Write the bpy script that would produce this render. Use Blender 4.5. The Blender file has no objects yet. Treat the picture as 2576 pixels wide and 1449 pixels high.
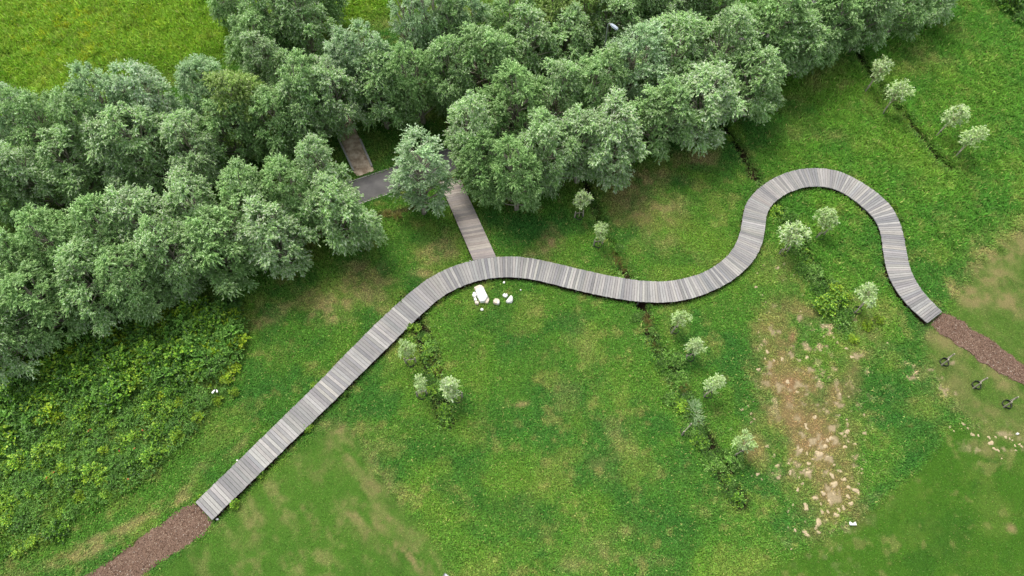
import bpy, math, random
import numpy as np
from mathutils import Vector, Matrix
R = math.radians
rng = np.random.default_rng(7)
random.seed(7)
PI = math.pi
H, TILT, F = 50.0, R(28.0), 1800.0      # drone height, tilt from straight down, focal length (photo units, 2576 wide)
K = 1.92                                 # how much brighter than its albedo a flat surface shows
ct, st = math.cos(TILT), math.sin(TILT)
scene = bpy.context.scene
col = scene.collection

# ------------------------------------------------------------------ geometry helpers
def W(px, py, z=0.0):
    """point of the place at height z seen at photo position px,py"""
    a = (px-1288.0)/F; b = -(py-724.5)/F
    dx, dy, dz = a, b*ct+st, b*st-ct
    t = (z-H)/dz
    return (dx*t, dy*t, z)
def W2(px, py, z=0.0):
    p = W(px, py, z); return (p[0], p[1])
def project(x, y, z=0.0):
    zz = z-H
    u = x; v = y*ct+zz*st; w = -(-y*st+zz*ct)
    return 1288+F*u/w, 724.5-F*v/w
def ppm(px, py, z=0.0):
    b = -(py-724.5)/F
    return F*(ct-b*st)/(H-z)

# ------------------------------------------------------------------ noise
_T = np.random.default_rng(3).random((256, 256)).astype(np.float32)
def vnoise(x, y, s, off=0):
    x = np.asarray(x, np.float32)/s+off*17.3+1000; y = np.asarray(y, np.float32)/s+off*7.1+1000
    xi = np.floor(x).astype(np.int64); yi = np.floor(y).astype(np.int64)
    fx = x-xi; fy = y-yi
    fx = fx*fx*(3-2*fx); fy = fy*fy*(3-2*fy)
    a = _T[xi & 255, yi & 255]; b = _T[(xi+1) & 255, yi & 255]
    c = _T[xi & 255, (yi+1) & 255]; d = _T[(xi+1) & 255, (yi+1) & 255]
    return (a*(1-fx)+b*fx)*(1-fy)+(c*(1-fx)+d*fx)*fy
def fbm(x, y, s, off=0, o=4):
    r = 0; a = .5; n = 0
    for i in range(o):
        c, sn = math.cos(.6*i), math.sin(.6*i)
        r = r+a*vnoise(x*c-y*sn, x*sn+y*c, s, off+i*3.7); n += a; s *= .5; a *= .55
    return r/n
def sstep(a, b, x):
    t = np.clip((x-a)/(b-a), 0, 1); return t*t*(3-2*t)

# ------------------------------------------------------------------ outlines measured on the ground
DZ = 0.42     # deck height
DA = [(491,1263.3),(646.7,1112.7),(797,966),(859,901),(939,819.7),(1005.7,758),(1045.7,723),(1085.7,694.7),(1125.7,674.7),(1159,663),(1192,653.7),(1249,645.7),(1289,644.3),(1325.7,647),(1392,660.7),(1459,677.3),(1525.7,692),(1575.7,701.3),(1625.7,708),(1669,708.7),(1717.5,702),(1750,693.7),(1784,679.7),(1817,657),(1844,629.7),(1860,596.3),(1867,563),(1869,533),(1879,506),(1897,482.5),(1924,461.7),(1960,440),(2000,427),(2037,422),(2070,422.7),(2104,427.7),(2137,440),(2174,461.7),(2206,483),(2237,509.7),(2254,536),(2267,566),(2275,599.7),(2280,629.7),(2284,656),(2294,689.7),(2314,726),(2340,754.7),(2368.7,783)]
DB = [(533.3,1308.7),(633,1211),(740,1106),(858.7,991),(889,958),(965.7,884.7),(1025.7,823),(1072,779.7),(1112,744.7),(1152,723.7),(1192,708),(1225.7,700.7),(1259,696.7),(1309,698),(1359,706.3),(1425.7,723.7),(1492,739.7),(1559,753),(1602.3,759),(1659,762.3),(1717,758.5),(1750,748),(1784,736),(1817,721),(1850,701),(1877,679.7),(1900,649.7),(1917,623),(1924,593),(1925.5,563),(1927.7,539.7),(1938.7,518),(1957,499.7),(1984,483.7),(2024,470),(2060,467.7),(2094,472.7),(2117,481.7),(2140,496),(2174,523),(2200,549.7),(2214,576),(2219,603),(2222,633),(2225,659.7),(2234,696),(2254,736),(2284,769.7),(2337,816.3)]
def poly3(pts, z): return np.array([W2(a, b, z) for a, b in pts])
def dense(p, step):
    seg = np.linalg.norm(np.diff(p, axis=0), axis=1); s = np.r_[0, np.cumsum(seg)]
    n = max(2, int(round(s[-1]/step))+1); t = np.linspace(0, s[-1], n)
    return np.c_[np.interp(t, s, p[:, 0]), np.interp(t, s, p[:, 1])]
def smooth(p, k, it=1):
    for _ in range(it):
        q = np.pad(p, ((k, k),)+((0, 0),)*(p.ndim-1), mode='reflect', reflect_type='odd')
        p = np.array([q[i:i+2*k+1].mean(0) for i in range(len(p))])
    return p
A = dense(poly3(DA, DZ), .1); B = dense(poly3(DB, DZ), .1)
j = 0; mids = []; wid = []
for a in A:
    lo = j; hi = min(len(B), j+30)
    d = np.linalg.norm(B[lo:hi]-a, axis=1); j = lo+int(d.argmin())
    mids.append((a+B[j])/2); wid.append(np.linalg.norm(a-B[j]))
mids = smooth(np.array(mids), 6, 3); wid = smooth(np.array(wid), 10, 2)
seg = np.r_[0, np.cumsum(np.linalg.norm(np.diff(mids, axis=0), axis=1))]
DECKLEN = seg[-1]
def deck_at(s):
    x = np.interp(s, seg, mids[:, 0]); y = np.interp(s, seg, mids[:, 1]); w = np.interp(s, seg, wid)
    e = .35
    tx = np.interp(s+e, seg, mids[:, 0])-np.interp(s-e, seg, mids[:, 0]); ty = np.interp(s+e, seg, mids[:, 1])-np.interp(s-e, seg, mids[:, 1])
    l = math.hypot(tx, ty); return np.array([x, y]), np.array([tx, ty])/l, w
def deck_edge(off=0.0, step=.3):
    L, Rr = [], []
    for s in np.linspace(0, DECKLEN, int(DECKLEN/step)+1):
        c, t, w = deck_at(s); n = np.array([-t[1], t[0]])
        L.append(c+n*(w/2+off)); Rr.append(c-n*(w/2+off))
    return np.array(L), np.array(Rr)
eL, eR = deck_edge(.02)
deck_poly = np.r_[eL, eR[::-1]]
spur = np.array([W2(1104.8, 456.2, DZ), W2(1155.6, 445.1, DZ), W2(1250, 650, DZ), W2(1192, 658, DZ)])

road_c = [(-260,860),(-20,785),(183,715),(400,640),(743,535),(928,472),(1112,411),(1392,310),(1519,258),(1740,160),(1950,67),(2140,-25),(2300,-120)]
rc = smooth(dense(np.array([W2(a, b) for a, b in road_c]), .5), 6, 3)
def offset_line(c, o):
    t = np.gradient(c, axis=0); t /= np.linalg.norm(t, axis=1)[:, None]
    return c+np.c_[-t[:, 1], t[:, 0]]*o
road_poly = np.r_[offset_line(rc, 1.22), offset_line(rc, -1.22)[::-1]]
barkSW = np.array([W2(*p) for p in [(493,1262),(450,1289),(410,1317),(372,1340),(333,1367),(276.7,1411),(220,1449),(110,1530),(250,1530),(356.7,1447),(390,1420),(416.7,1401),(466.7,1374),(500,1352),(517,1338),(534,1311)]])
barkNE = np.array([W2(*p) for p in [(2369,784),(2388,792),(2410,802),(2428,812),(2440,825),(2460,838),(2484,849),(2510,868),(2534,889),(2576,917),(2700,1005),(2700,1060),(2576,966),(2534,949),(2500,929),(2470,908),(2450,895),(2410,866),(2367,838),(2337,816)]])
gravel_poly = np.array([W2(*p) for p in [(845,290),(878,288),(906,349),(934,418),(944,430),(900,444),(888,432),(866,378)]])
polys_all = [deck_poly, spur, road_poly, barkSW, barkNE, gravel_poly]
def inpoly(x, y, poly):
    inside = np.zeros(x.shape, bool); n = len(poly)
    for i in range(n):
        x0, y0 = poly[i]; x1, y1 = poly[(i+1) % n]
        if y0 == y1: continue
        c = ((y0 > y) != (y1 > y)) & (x < (x1-x0)*(y-y0)/(y1-y0)+x0)
        inside ^= c
    return inside
GX = np.arange(-62, 62, .08); GY = np.arange(0, 68, .08)
_mx, _my = np.meshgrid(GX, GY, indexing='ij')
paved = np.zeros(_mx.shape, bool)
for p in polys_all: paved |= inpoly(_mx, _my, p)
def is_paved(x, y):
    i = np.clip(((x+62)/.08+.5).astype(int), 0, len(GX)-1); k = np.clip((y/.08+.5).astype(int), 0, len(GY)-1)
    return paved[i, k]

ditches_px = {
 'A': [(1470,455),(1490,500),(1513,565),(1545,635),(1572,690),(1612,765),(1640,850),(1672,905),(1700,950),(1722,1010),(1745,1060),(1790,1130),(1828,1200),(1860,1260)],
 'B': [(1030,750),(1048,800),(1075,870),(1090,940),(1105,1000),(1125,1060)],
 'C': [(1800,285),(1838,340),(1866,385),(1893,440),(1925,480),(1950,525),(1985,575),(2020,625),(2058,690),(2095,760),(2130,835)],
 'D': [(2150,120),(2172,158),(2215,225),(2262,275),(2300,320),(2340,375),(2388,425)]}
ditches = {k: dense(smooth(dense(np.array([W2(*p) for p in v]), .5), 2, 2), .25) for k, v in ditches_px.items()}
def ditch_d(x, y):
    best = np.full(np.shape(x), 99., np.float32)
    for c in ditches.values():
        lo = c.min(0)-2; hi = c.max(0)+2
        m = (x > lo[0]) & (x < hi[0]) & (y > lo[1]) & (y < hi[1])
        xs, ys = x[m], y[m]; b = np.full(xs.shape, 99., np.float32)
        for q in c[::2]: b = np.minimum(b, (xs-q[0])**2+(ys-q[1])**2)
        best[m] = np.minimum(best[m], np.sqrt(b))
    return best
def ground_z(x, y):
    x = np.atleast_1d(np.asarray(x, np.float32)); y = np.atleast_1d(np.asarray(y, np.float32))
    d = ditch_d(x, y)+(fbm(x, y, .9, 9, 2)-.5)*.35
    z = -.55*np.exp(-(d/.38)**2)
    return z+(fbm(x, y, 1.6, 4, 3)-.5)*.10-.02
def gz(x, y): return float(ground_z(x, y)[0])

# ------------------------------------------------------------------ colours of the grassland
def lin(c):
    c = np.asarray(c, float)/255.; return np.where(c <= .04045, c/12.92, ((c+.055)/1.055)**2.4)
def S(r, g, b): return lin((r, g, b))/K
C_LAWN = S(84,130,46); C_LUSH = S(56,110,44); C_YEL = S(112,146,52); C_TAN = S(176,158,110); C_MEAD = S(132,168,54)
C_BROWN = S(172,140,102); C_SOIL = S(74,58,42); C_MOWN = S(82,132,36); C_BRIGHT = S(94,144,48); C_SAND = S(204,186,146); C_SHADE = S(58,92,36); C_FLOW = S(160,172,38)
# (cx, cy, rx, ry, angle deg, strength)
E_TAN = [(1600,475,105,50,-25,.8),(1755,398,60,28,-10,.85),(1555,440,45,20,-30,.7),(1660,530,80,38,-10,.75),(1650,600,60,28,10,.45),(1385,612,27,33,15,.95),(1340,640,30,12,-20,.5),(1098,640,62,30,-10,.8),(1065,685,40,14,5,.8),(1125,595,24,30,30,.7),
 (905,715,70,52,-20,.8),(850,770,65,40,-20,.75),(770,750,60,26,-25,.7),(720,770,50,18,-20,.6),(960,760,26,36,0,.5),(650,815,50,16,-15,.6),(1315,1016,20,9,-10,1),(845,1075,52,22,20,.8),(880,1130,62,66,40,.7),(960,1225,90,32,52,.75),(930,1330,120,36,42,.7),(1030,1400,90,26,40,.9),(970,1290,80,18,52,.8),(800,1200,60,40,0,.35),(640,1330,70,40,-40,.3),
 (1520,1380,90,26,10,.45),(1640,1410,60,20,0,.55),(1570,1340,50,25,0,.45),(1440,1420,50,25,0,.45),(1530,1175,50,40,0,.25),(1460,860,60,30,60,.25),(1420,1000,50,50,0,.25),(1560,1110,60,30,60,.35),
 (2500,650,60,80,25,.75),(2440,745,60,50,20,.85),(2540,760,60,30,10,.8),(2380,860,60,24,25,.7),(2470,900,60,20,35,.7),(2520,960,50,22,40,.7),(2400,960,60,44,0,.5),(2350,930,40,30,0,.5),(2480,1040,90,30,20,.55),(2520,1090,80,30,10,.5),(2500,1130,60,28,10,.6),(2560,620,30,60,10,.7),(2545,1330,14,10,30,.9),
 (2060,200,60,24,-35,.35),(2120,215,30,14,-30,.4),(2330,140,70,20,20,.35),(2290,170,50,16,10,.3),(1930,260,40,14,-10,.3),(2060,345,70,18,0,.35),(1990,330,50,16,10,.3),(2420,90,50,20,20,.25),(1985,690,50,40,0,.3),(2190,790,60,40,0,.3),(2180,850,40,60,0,.5),
 (470,1230,60,14,-45,.6),(440,1265,70,10,-30,.7),(330,1320,90,12,-28,.65),(180,1400,120,18,-20,.7),(230,1360,60,10,-20,.6),(600,1120,40,12,-45,.5),(500,1180,50,20,-40,.4),(640,1150,30,10,-45,.5)]
E_BROWN = [(1980,960,75,115,-12,.85),(2060,1110,95,110,-10,.85),(2085,1250,75,85,0,.75),(1950,820,60,50,0,.5),(2000,1040,80,130,-15,.75),(2060,1140,90,110,-10,.65),(2085,1230,70,80,10,.55),(1930,960,40,60,0,.6),(2100,1000,40,90,0,.6),(1985,975,48,85,-20,.95),(2020,1000,60,70,-30,.8),(1995,850,14,34,5,.95),(1945,880,34,50,-20,.55),(2060,1080,70,90,-10,.7),(2100,1140,60,60,10,.7),(2010,780,60,26,20,.6),(2110,1210,60,50,0,.6),(2080,1290,60,60,10,.55),(1960,1060,40,50,0,.5),(1900,1130,30,50,-20,.6),(2140,960,30,80,10,.5),(1940,780,26,40,0,.4),(2050,1340,50,26,0,.4),(1630,560,60,30,0,.35),(1700,560,50,30,0,.3),(1550,540,22,30,0,.25)]
E_LUSH = [(1335,575,95,34,-5,.9),(1270,600,50,30,0,.6),(1230,550,26,50,-20,.6),(1705,455,36,20,10,.95),(1745,420,26,18,0,.8),(1850,375,40,50,0,.5),(1720,535,46,24,20,.45),(1580,520,40,40,0,.5),(1700,640,110,26,5,.5),(1000,590,36,60,10,.4),(1120,625,26,34,-20,.9),(1060,600,40,30,0,.6),(962,677,20,22,0,.95),(1040,700,22,50,10,.5),(905,690,16,12,0,.6),(930,740,18,18,0,.6),(900,790,18,18,0,.5),
 (1100,1130,130,52,0,.6),(1000,1180,60,50,40,.5),(1250,1060,100,60,0,.5),(1060,1080,60,26,0,.45),(1300,1290,170,60,10,.7),(1340,1340,70,26,0,.8),(1120,1230,60,30,50,.5),(1220,1340,90,26,20,.6),(1730,1170,90,80,0,.4),(1330,870,80,50,30,.4),(1180,880,60,50,0,.35),(1470,960,80,40,0,.3),(1650,1290,120,60,0,.5),(1750,1300,80,50,0,.4),
 (2300,1160,100,30,-40,.85),(2200,1250,100,28,-40,.85),(2120,1330,80,24,-35,.7),(2240,1010,50,70,0,.6),(2290,950,50,50,0,.55),(2200,900,36,60,0,.5),(2300,870,40,50,60,.5),(2380,1050,60,26,-30,.6),(1850,900,50,90,30,.45),(1800,1020,60,70,20,.4),(1870,1000,40,70,0,.35),(2070,1000,26,26,0,.3),(1960,1190,30,20,0,.7),(2180,640,40,120,0,.3),(2440,560,100,60,0,.35),(2000,300,120,60,-10,.25),(2260,430,60,60,0,.3),(2440,640,50,80,30,.35),(2180,90,160,50,-28,.5),(1900,290,70,26,-30,.5),(1500,440,40,26,0,.5),(880,660,80,26,-25,.5),
 (630,1000,60,60,-45,.4),(720,900,70,40,-40,.3),(560,1130,60,60,-45,.3)]
E_YEL = [(980,580,40,80,10,.5),(950,560,20,60,20,.5),(1460,450,26,60,-20,.8),(1430,500,14,50,-10,.4),(1540,640,14,70,-25,.8),(1670,830,14,90,-25,.4),(1855,330,16,50,-25,.8),(1960,450,60,26,0,.3),(1800,600,60,90,0,.5),(1770,560,60,60,0,.4),(1740,630,80,30,0,.4),(2290,380,90,50,35,.7),(2370,440,60,40,30,.5),(2480,200,70,110,10,.5),(2380,210,60,70,0,.4),(2250,200,60,40,0,.35),(2400,620,60,50,0,.3),(2120,720,40,40,40,.7),(2180,690,20,70,0,.3),(1240,760,90,26,0,.3),(1380,900,70,50,0,.35),(1300,820,60,30,0,.3),(1260,1180,60,40,0,.35),(1450,1060,70,30,60,.5),(1560,950,70,60,0,.35),(1420,1230,60,26,60,.4),(1100,1180,40,26,0,.5),(1040,1090,40,20,0,.5),(1010,960,40,30,0,.4),(760,1180,60,60,0,.4),(1130,1300,50,20,30,.5),(1560,1330,60,60,0,.3),(1500,820,40,60,0,.3),(1040,1350,120,50,45,.5),(2400,1150,60,60,0,.2),(2300,1350,60,30,0,.35),(2450,1300,80,60,0,.4),(2250,1410,60,30,0,.3),(2520,1250,60,40,0,.3),(680,1270,60,60,0,.3)]
E_SOIL = [(1495,520,14,26,-25,1),(1572,690,13,17,-20,1),(1553,660,12,16,-20,.7),(1622,783,12,26,-20,1),(1645,850,8,20,-20,.7),(1693,935,8,30,-25,.95),(1712,985,9,20,-25,.9),(1738,1040,9,34,-22,1),(1760,1075,12,18,-40,.9),(1805,1165,12,18,-20,.8),(1040,815,14,14,0,1),(1078,895,14,40,-10,.8),(1100,960,12,40,-10,.9),(1128,1055,14,16,0,.9),(1872,388,12,20,-25,1),(1893,432,16,22,-30,1),(1948,520,16,16,-20,1),(1965,545,12,16,-20,.8),(2035,665,10,24,-30,.9),(2095,755,9,24,-30,.9),(2170,155,12,20,-35,1),(2262,280,12,14,-40,1),(2300,325,10,16,-40,.8),(2348,385,10,24,-35,.9),(2385,425,14,8,0,.5),(1008,530,60,8,-10,.8),(960,540,40,8,-15,.7)]
mown1 = np.array([W2(*p) for p in [(380,1450),(540,1330),(640,1235),(770,1110),(850,1068),(905,1110),(925,1170),(990,1245),(1040,1310),(1095,1370),(1130,1460),(1140,1600),(300,1600)]])
mown2 = np.array([W2(*p) for p in [(2470,1085),(2400,1075),(2300,1190),(2200,1275),(2130,1330),(2000,1400),(1890,1450),(1800,1520),(2800,1520),(2800,1100)]])
mown3 = np.array([W2(*p) for p in [(2700,520),(2560,590),(2460,670),(2400,770),(2380,800),(2330,850),(2330,900),(2400,1000),(2470,1080),(2700,1140)]])
GXc = np.arange(-62, 62, .2); GYc = np.arange(-2, 70, .2)
_cx, _cy = np.meshgrid(GXc, GYc, indexing='ij')
def soft(poly, k):
    m = inpoly(_cx, _cy, poly).astype(np.float32)
    for ax in (0, 1):
        for _ in range(k): m = (np.roll(m, 1, ax)+m*2+np.roll(m, -1, ax))/4
    return m
thick_px = [(-60,960),(0,940),(150,868),(300,835),(400,800),(480,785),(560,765),(590,770),(600,850),(592,930),(560,1000),(520,1060),(470,1110),(400,1190),(300,1250),(200,1310),(100,1370),(0,1405),(-60,1420)]
thick = np.array([W2(*p) for p in thick_px])
zone_maps = {'m1': soft(mown1, 3), 'm2': soft(mown2, 2), 'm3': soft(mown3, 6), 'th': soft(thick, 10), 'road': soft(road_poly, 3)}
def zone(n, x, y):
    i = np.clip(((x+62)/.2+.5).astype(int), 0, len(GXc)-1); k = np.clip(((y+2)/.2+.5).astype(int), 0, len(GYc)-1)
    return zone_maps[n][i, k]
def emask(px, py, n1, es, hard=.25, amp=1.1):
    out = np.zeros(px.shape, np.float32)
    for cx, cy, rx, ry, a, s in es:
        m = (np.abs(px-cx) < 2*max(rx, ry)) & (np.abs(py-cy) < 2*max(rx, ry))
        if not m.any(): continue
        c, q = math.cos(R(a)), math.sin(R(a)); dx = px[m]-cx; dy = py[m]-cy
        d = np.sqrt(((dx*c+dy*q)/rx)**2+((-dx*q+dy*c)/ry)**2)
        out[m] = np.maximum(out[m], s*sstep(1+hard, 1-hard*2, d+(n1[m]-.5)*amp*2))
    return out
def grass_data(x, y):
    """colour, blade height and cover of the grassland at world points"""
    px, py = project(x, y)
    n1 = fbm(x, y, 1.6, 1, 5); n2 = fbm(x, y, 6, 2, 4); n3 = fbm(x, y, .5, 5, 3); n4 = fbm(x, y, 3., 11, 4)
    n1e = .35+.3*(n1*1.6-.3+ (n3-.5)*.9)
    c = np.empty(x.shape+(3,), np.float32); c[:] = C_LAWN
    def mix(m, k): 
        mm = np.clip(m, 0, 1)[..., None]; c[:] = c*(1-mm)+np.asarray(k, np.float32)*mm
    mix(sstep(.42, .70, n2)*.6, C_YEL); mix(sstep(.47, .66, n4)*.6, C_LUSH); mix(sstep(.52, .72, fbm(x, y, 2.2, 14, 4))*.6, S(124,144,66)); mix(sstep(.62, .74, fbm(x, y, .9, 18, 4))*.5, S(148,148,86)); mix(sstep(.6, .8, n1)*.3, C_BRIGHT)
    right = sstep(1780, 2100, px)*sstep(900, 500, py); mix(right*.35, C_BRIGHT)
    h = np.full(x.shape, .15, np.float32)+right*.12; cov = np.ones(x.shape, np.float32)
    # open meadow behind the far trees
    mead = sstep(30, -60, py-(330-.30*px))*sstep(1500, 1150, px); mix(mead, C_MEAD); mix(mead*sstep(.45, .75, n4)*.5, S(92,138,34)); mix(mead*sstep(.5, .8, n1)*.5, S(142,158,70))
    h += mead*.28
    fl = mead*np.exp(-((px-190)/170)**2-((py-80)/110)**2)+mead*.15
    mix(fl*.8*sstep(.60, .72, fbm(x, y, .6, 21, 3)), C_FLOW)
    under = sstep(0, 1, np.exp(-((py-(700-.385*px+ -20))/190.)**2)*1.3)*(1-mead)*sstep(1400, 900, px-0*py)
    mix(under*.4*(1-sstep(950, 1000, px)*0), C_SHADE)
    edge = sstep(.02, .35, zone('road', x, y))
    L = emask(px, py, n1e, E_LUSH, .35, .9); mix(L*.85, C_LUSH); h += L*.05
    Y = emask(px, py, n1e, E_YEL, .5, .9); mix(Y*.8, C_YEL)
    m1 = zone('m1', x, y); m2 = zone('m2', x, y); m3 = zone('m3', x, y)
    mix(m1*.85, S(94,142,48)); mix(m2*.92, C_MOWN); mix(m2*sstep(.45, .75, n2)*.5, S(104,146,48)); mix(m3*.8, S(106,142,56))
    nA = fbm((.6*x-.8*y)*.33, .8*x+.6*y, .75, 91, 5)*.55+n3*.3+n2*.15; mix((m1+m3*.8)*sstep(.48, .70, nA)*.7, S(160,162,98)); mix((m1+m3)*sstep(.55, .7, n4)*.5, S(82,126,42)); mix(m2*sstep(.52, .75, n1*.6+n3*.4)*.45, S(124,150,62)); mix(m2*sstep(.50, .68, n4)*.6, S(64,116,34)); mix(m2*sstep(.50, .68, fbm(x, y, 3.5, 15, 5))*.45, S(120,150,62)); mix(m2*sstep(.64, .74, fbm(x, y, 1.0, 16, 4))*.5, S(156,160,92)); mix(m3*sstep(.5, .7, n3)*.35, S(84,124,44))
    mow = np.clip(m1+m2+m3, 0, 1); h = h*(1-mow)+.06*mow
    T = emask(px, py, n1e, E_TAN, .5, 1.5); m1z = zone('m1', x, y); T = T*(.25+.75*sstep(.3, .6, fbm(x, y, .7, 31, 4)))*(1-m1z*(1-1.1*sstep(.38, .62, fbm((.6*x-.8*y)*.33, .8*x+.6*y, .6, 93, 5)))); mix(T*.95, C_TAN); cov -= T*.6; h *= 1-.45*T
    Bm = emask(px, py, n1e, E_BROWN, .55, 1.3); Bm = Bm*(.7+.3*sstep(.36, .55, fbm(x, y, .9, 33, 4))); mix(Bm, C_BROWN); cov -= Bm*.8; h *= 1-.4*Bm
    sandz = np.clip(np.exp(-((px-2075)/90)**2-((py-1130)/190)**2)*1.25, 0, 1)+np.exp(-((px-2500)/60)**2-((py-1115)/40)**2)
    sd = sandz*sstep(.66, .70, fbm(x, y, .55, 41, 3)+.02); mix(np.clip(sd*1.2, 0, 1), C_SAND); cov -= sd
    sp = sstep(.72, .76, fbm(x, y, .6, 43, 2))*sstep(.3, .6, np.exp(-((px-2370)/90)**2-((py-960)/70)**2)+np.exp(-((px-2050)/190)**2-((py-900)/230)**2)*.8); mix(sp*.85, C_SAND); cov -= sp*.8
    th = zone('th', x, y); mix(th*.6, S(66,98,36)); mix(th*sstep(.5, .7, n1)*.5, S(92,104,52)); h += th*.22
    dd = ditch_d(x, y); near = sstep(1.2, .2, dd); mix(near*.6*sstep(.3, .55, n1), S(60,98,38)); h += near*.12; thk = np.maximum.reduce([.55*sstep(770, 800, py)*sstep(1560, 1600, px)*sstep(1900, 1860, px), sstep(1000, 1080, py)*sstep(1650, 1700, px), sstep(800, 830, py)*sstep(1160, 1130, px)]); core = sstep(.52+.35*thk, .22+.2*thk, dd)*sstep(.34-.15*thk, .46-.15*thk, fbm(x, y, 1.0, 95, 3)); mix(core*.95, S(52,44,30)*.8); cov -= core*.8
    So = emask(px, py, n1e, E_SOIL, .4, .8); mix(So, C_SOIL); cov -= So
    return c, np.clip(h, .03, .6), np.clip(cov, 0, 1), mead, mow

def T2(x, y): return (1717+x/3., 966+y/3.)
def T1(x, y): return (1717+x/3., 483+y/3.)
mole = [T1(*p)+(s,) for *p, s in [(617,553,9),(717,573,13),(768,541,11),(565,610,6),(840,630,9),(553,717,11),(905,776,12),(595,778,10),(668,436,6),(770,482,8),(760,665,6),(1270,660,6),(1245,690,5),(703,862,5),(628,830,5),(573,960,8),(600,965,6),(575,1058,7),(578,1092,7),(598,1152,9),(640,1208,14),(622,1258,8),(690,1270,9),(752,1260,12),(880,1270,13),(940,1250,13),(575,1340,12),(1068,1092,10),(1142,1098,9),(1040,1195,12),(1168,1132,11),(1240,1180,11),(1280,1245,13),(480,1400,10),(795,1432,15),(1465,1030,9),(1550,1140,8),(1260,1110,6),(770,900,6),(895,900,6)]]
mole += [T2(*p)+(s,) for *p, s in [(450,193,12),(495,168,10),(518,222,8),(541,263,8),(520,290,9),(392,178,5),(487,100,7),(535,130,5),(362,342,10),(640,468,13),(693,542,13),(715,620,18),(812,668,14),(568,680,13),(522,692,8),(720,705,15),(680,672,8),(648,716,7),(598,718,7),(735,690,8),(805,600,8),(882,705,8),(905,750,12),(872,797,12),(955,600,13),(955,670,16),(918,650,8),(1130,690,18),(1185,655,16),(1225,718,14),(1145,757,22),(1065,825,16),(1140,830,8),(1000,860,16),(1110,885,12),(932,918,17),(938,942,14),(985,938,7),(1045,905,9),(1055,965,14),(1098,963,12),(1160,988,18),(1180,948,12),(1215,935,14),(1272,905,16),(1250,850,15),(1258,780,14),(1305,800,20),(1330,822,12),(1025,1045,26),(1005,1088,12),(1025,1118,13),(920,1115,16),(940,1138,16),(850,1100,12),(797,1080,8),(797,960,9),(815,935,7),(835,910,9),(925,1040,8),(930,310,12),(940,335,9),(1250,435,8),(1225,475,12),(1300,455,11),(1080,470,16),(1035,530,22),(1015,515,14),(985,565,10),(960,465,8),(940,525,10),(895,500,12),(870,480,9),(1120,410,15),(1095,425,12),(1240,360,18),(1200,375,14),(1225,395,12),(1375,370,15),(1245,300,9),(1240,270,8),(1180,235,10),(1370,232,9),(1095,550,10),(1145,610,9),(1205,720,8),(1355,640,8),(1355,675,8),(1330,750,8),(1385,590,6),(822,1245,7),(2122,300,12),(2155,333,8),(2190,380,13),(2235,388,8),(2315,403,11),(2330,445,16),(2355,488,11),(2382,500,10),(2410,562,6),(2440,402,11),(2470,412,7),(2510,465,8),(2545,455,9),(2562,470,8),(2515,500,8),(2018,325,8),(2050,355,6),(2048,270,5),(2095,258,5),(2365,400,7),(2490,425,6),(870,60,10),(1190,75,8),(1255,95,7),(1000,250,14),(1160,275,6),(910,45,5)]]
def mole_mask(x, y):
    m = np.zeros(x.shape, bool)
    for qx, qy, sz in mole:
        a, b, _ = W(qx, qy, 0); q = sz/3./ppm(qx, qy)*1.02
        m |= (x-a)**2+(y-b)**2 < q*q
    return m
# ------------------------------------------------------------------ object helpers
def new_obj(name, me, mat=None, parent=None):
    o = bpy.data.objects.new(name, me); col.objects.link(o)
    if mat is not None and me is not None: me.materials.append(mat)
    if parent: o.parent = parent
    return o
def tag(o, label=None, cat=None, group=None, kind=None):
    for k, v in (('label', label), ('category', cat), ('group', group), ('kind', kind)):
        if v: o[k] = v
    return o
def np_mesh(name, verts, faces, smooth_=False, colors=None, uv=None):
    """faces: (n,k) array"""
    me = bpy.data.meshes.new(name); v = np.ascontiguousarray(verts, np.float32); f = np.ascontiguousarray(faces, np.int32)
    n, k = f.shape
    me.vertices.add(len(v)); me.vertices.foreach_set('co', v.ravel())
    me.loops.add(n*k); me.loops.foreach_set('vertex_index', f.ravel())
    me.polygons.add(n); me.polygons.foreach_set('loop_start', np.arange(0, n*k, k, dtype=np.int32))
    try: me.polygons.foreach_set('loop_total', np.full(n, k, np.int32))
    except Exception: pass
    me.polygons.foreach_set('use_smooth', np.full(n, smooth_, bool))
    if colors is not None:
        at = me.color_attributes.new('tint', 'FLOAT_COLOR', 'POINT')
        at.data.foreach_set('color', np.c_[colors, np.ones(len(colors))].astype(np.float32).ravel())
    if uv is not None:
        u = me.uv_layers.new(name='UVMap'); u.data.foreach_set('uv', np.ascontiguousarray(uv, np.float32).ravel())
    me.update(calc_edges=True); me.validate(verbose=False)
    return me
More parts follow.
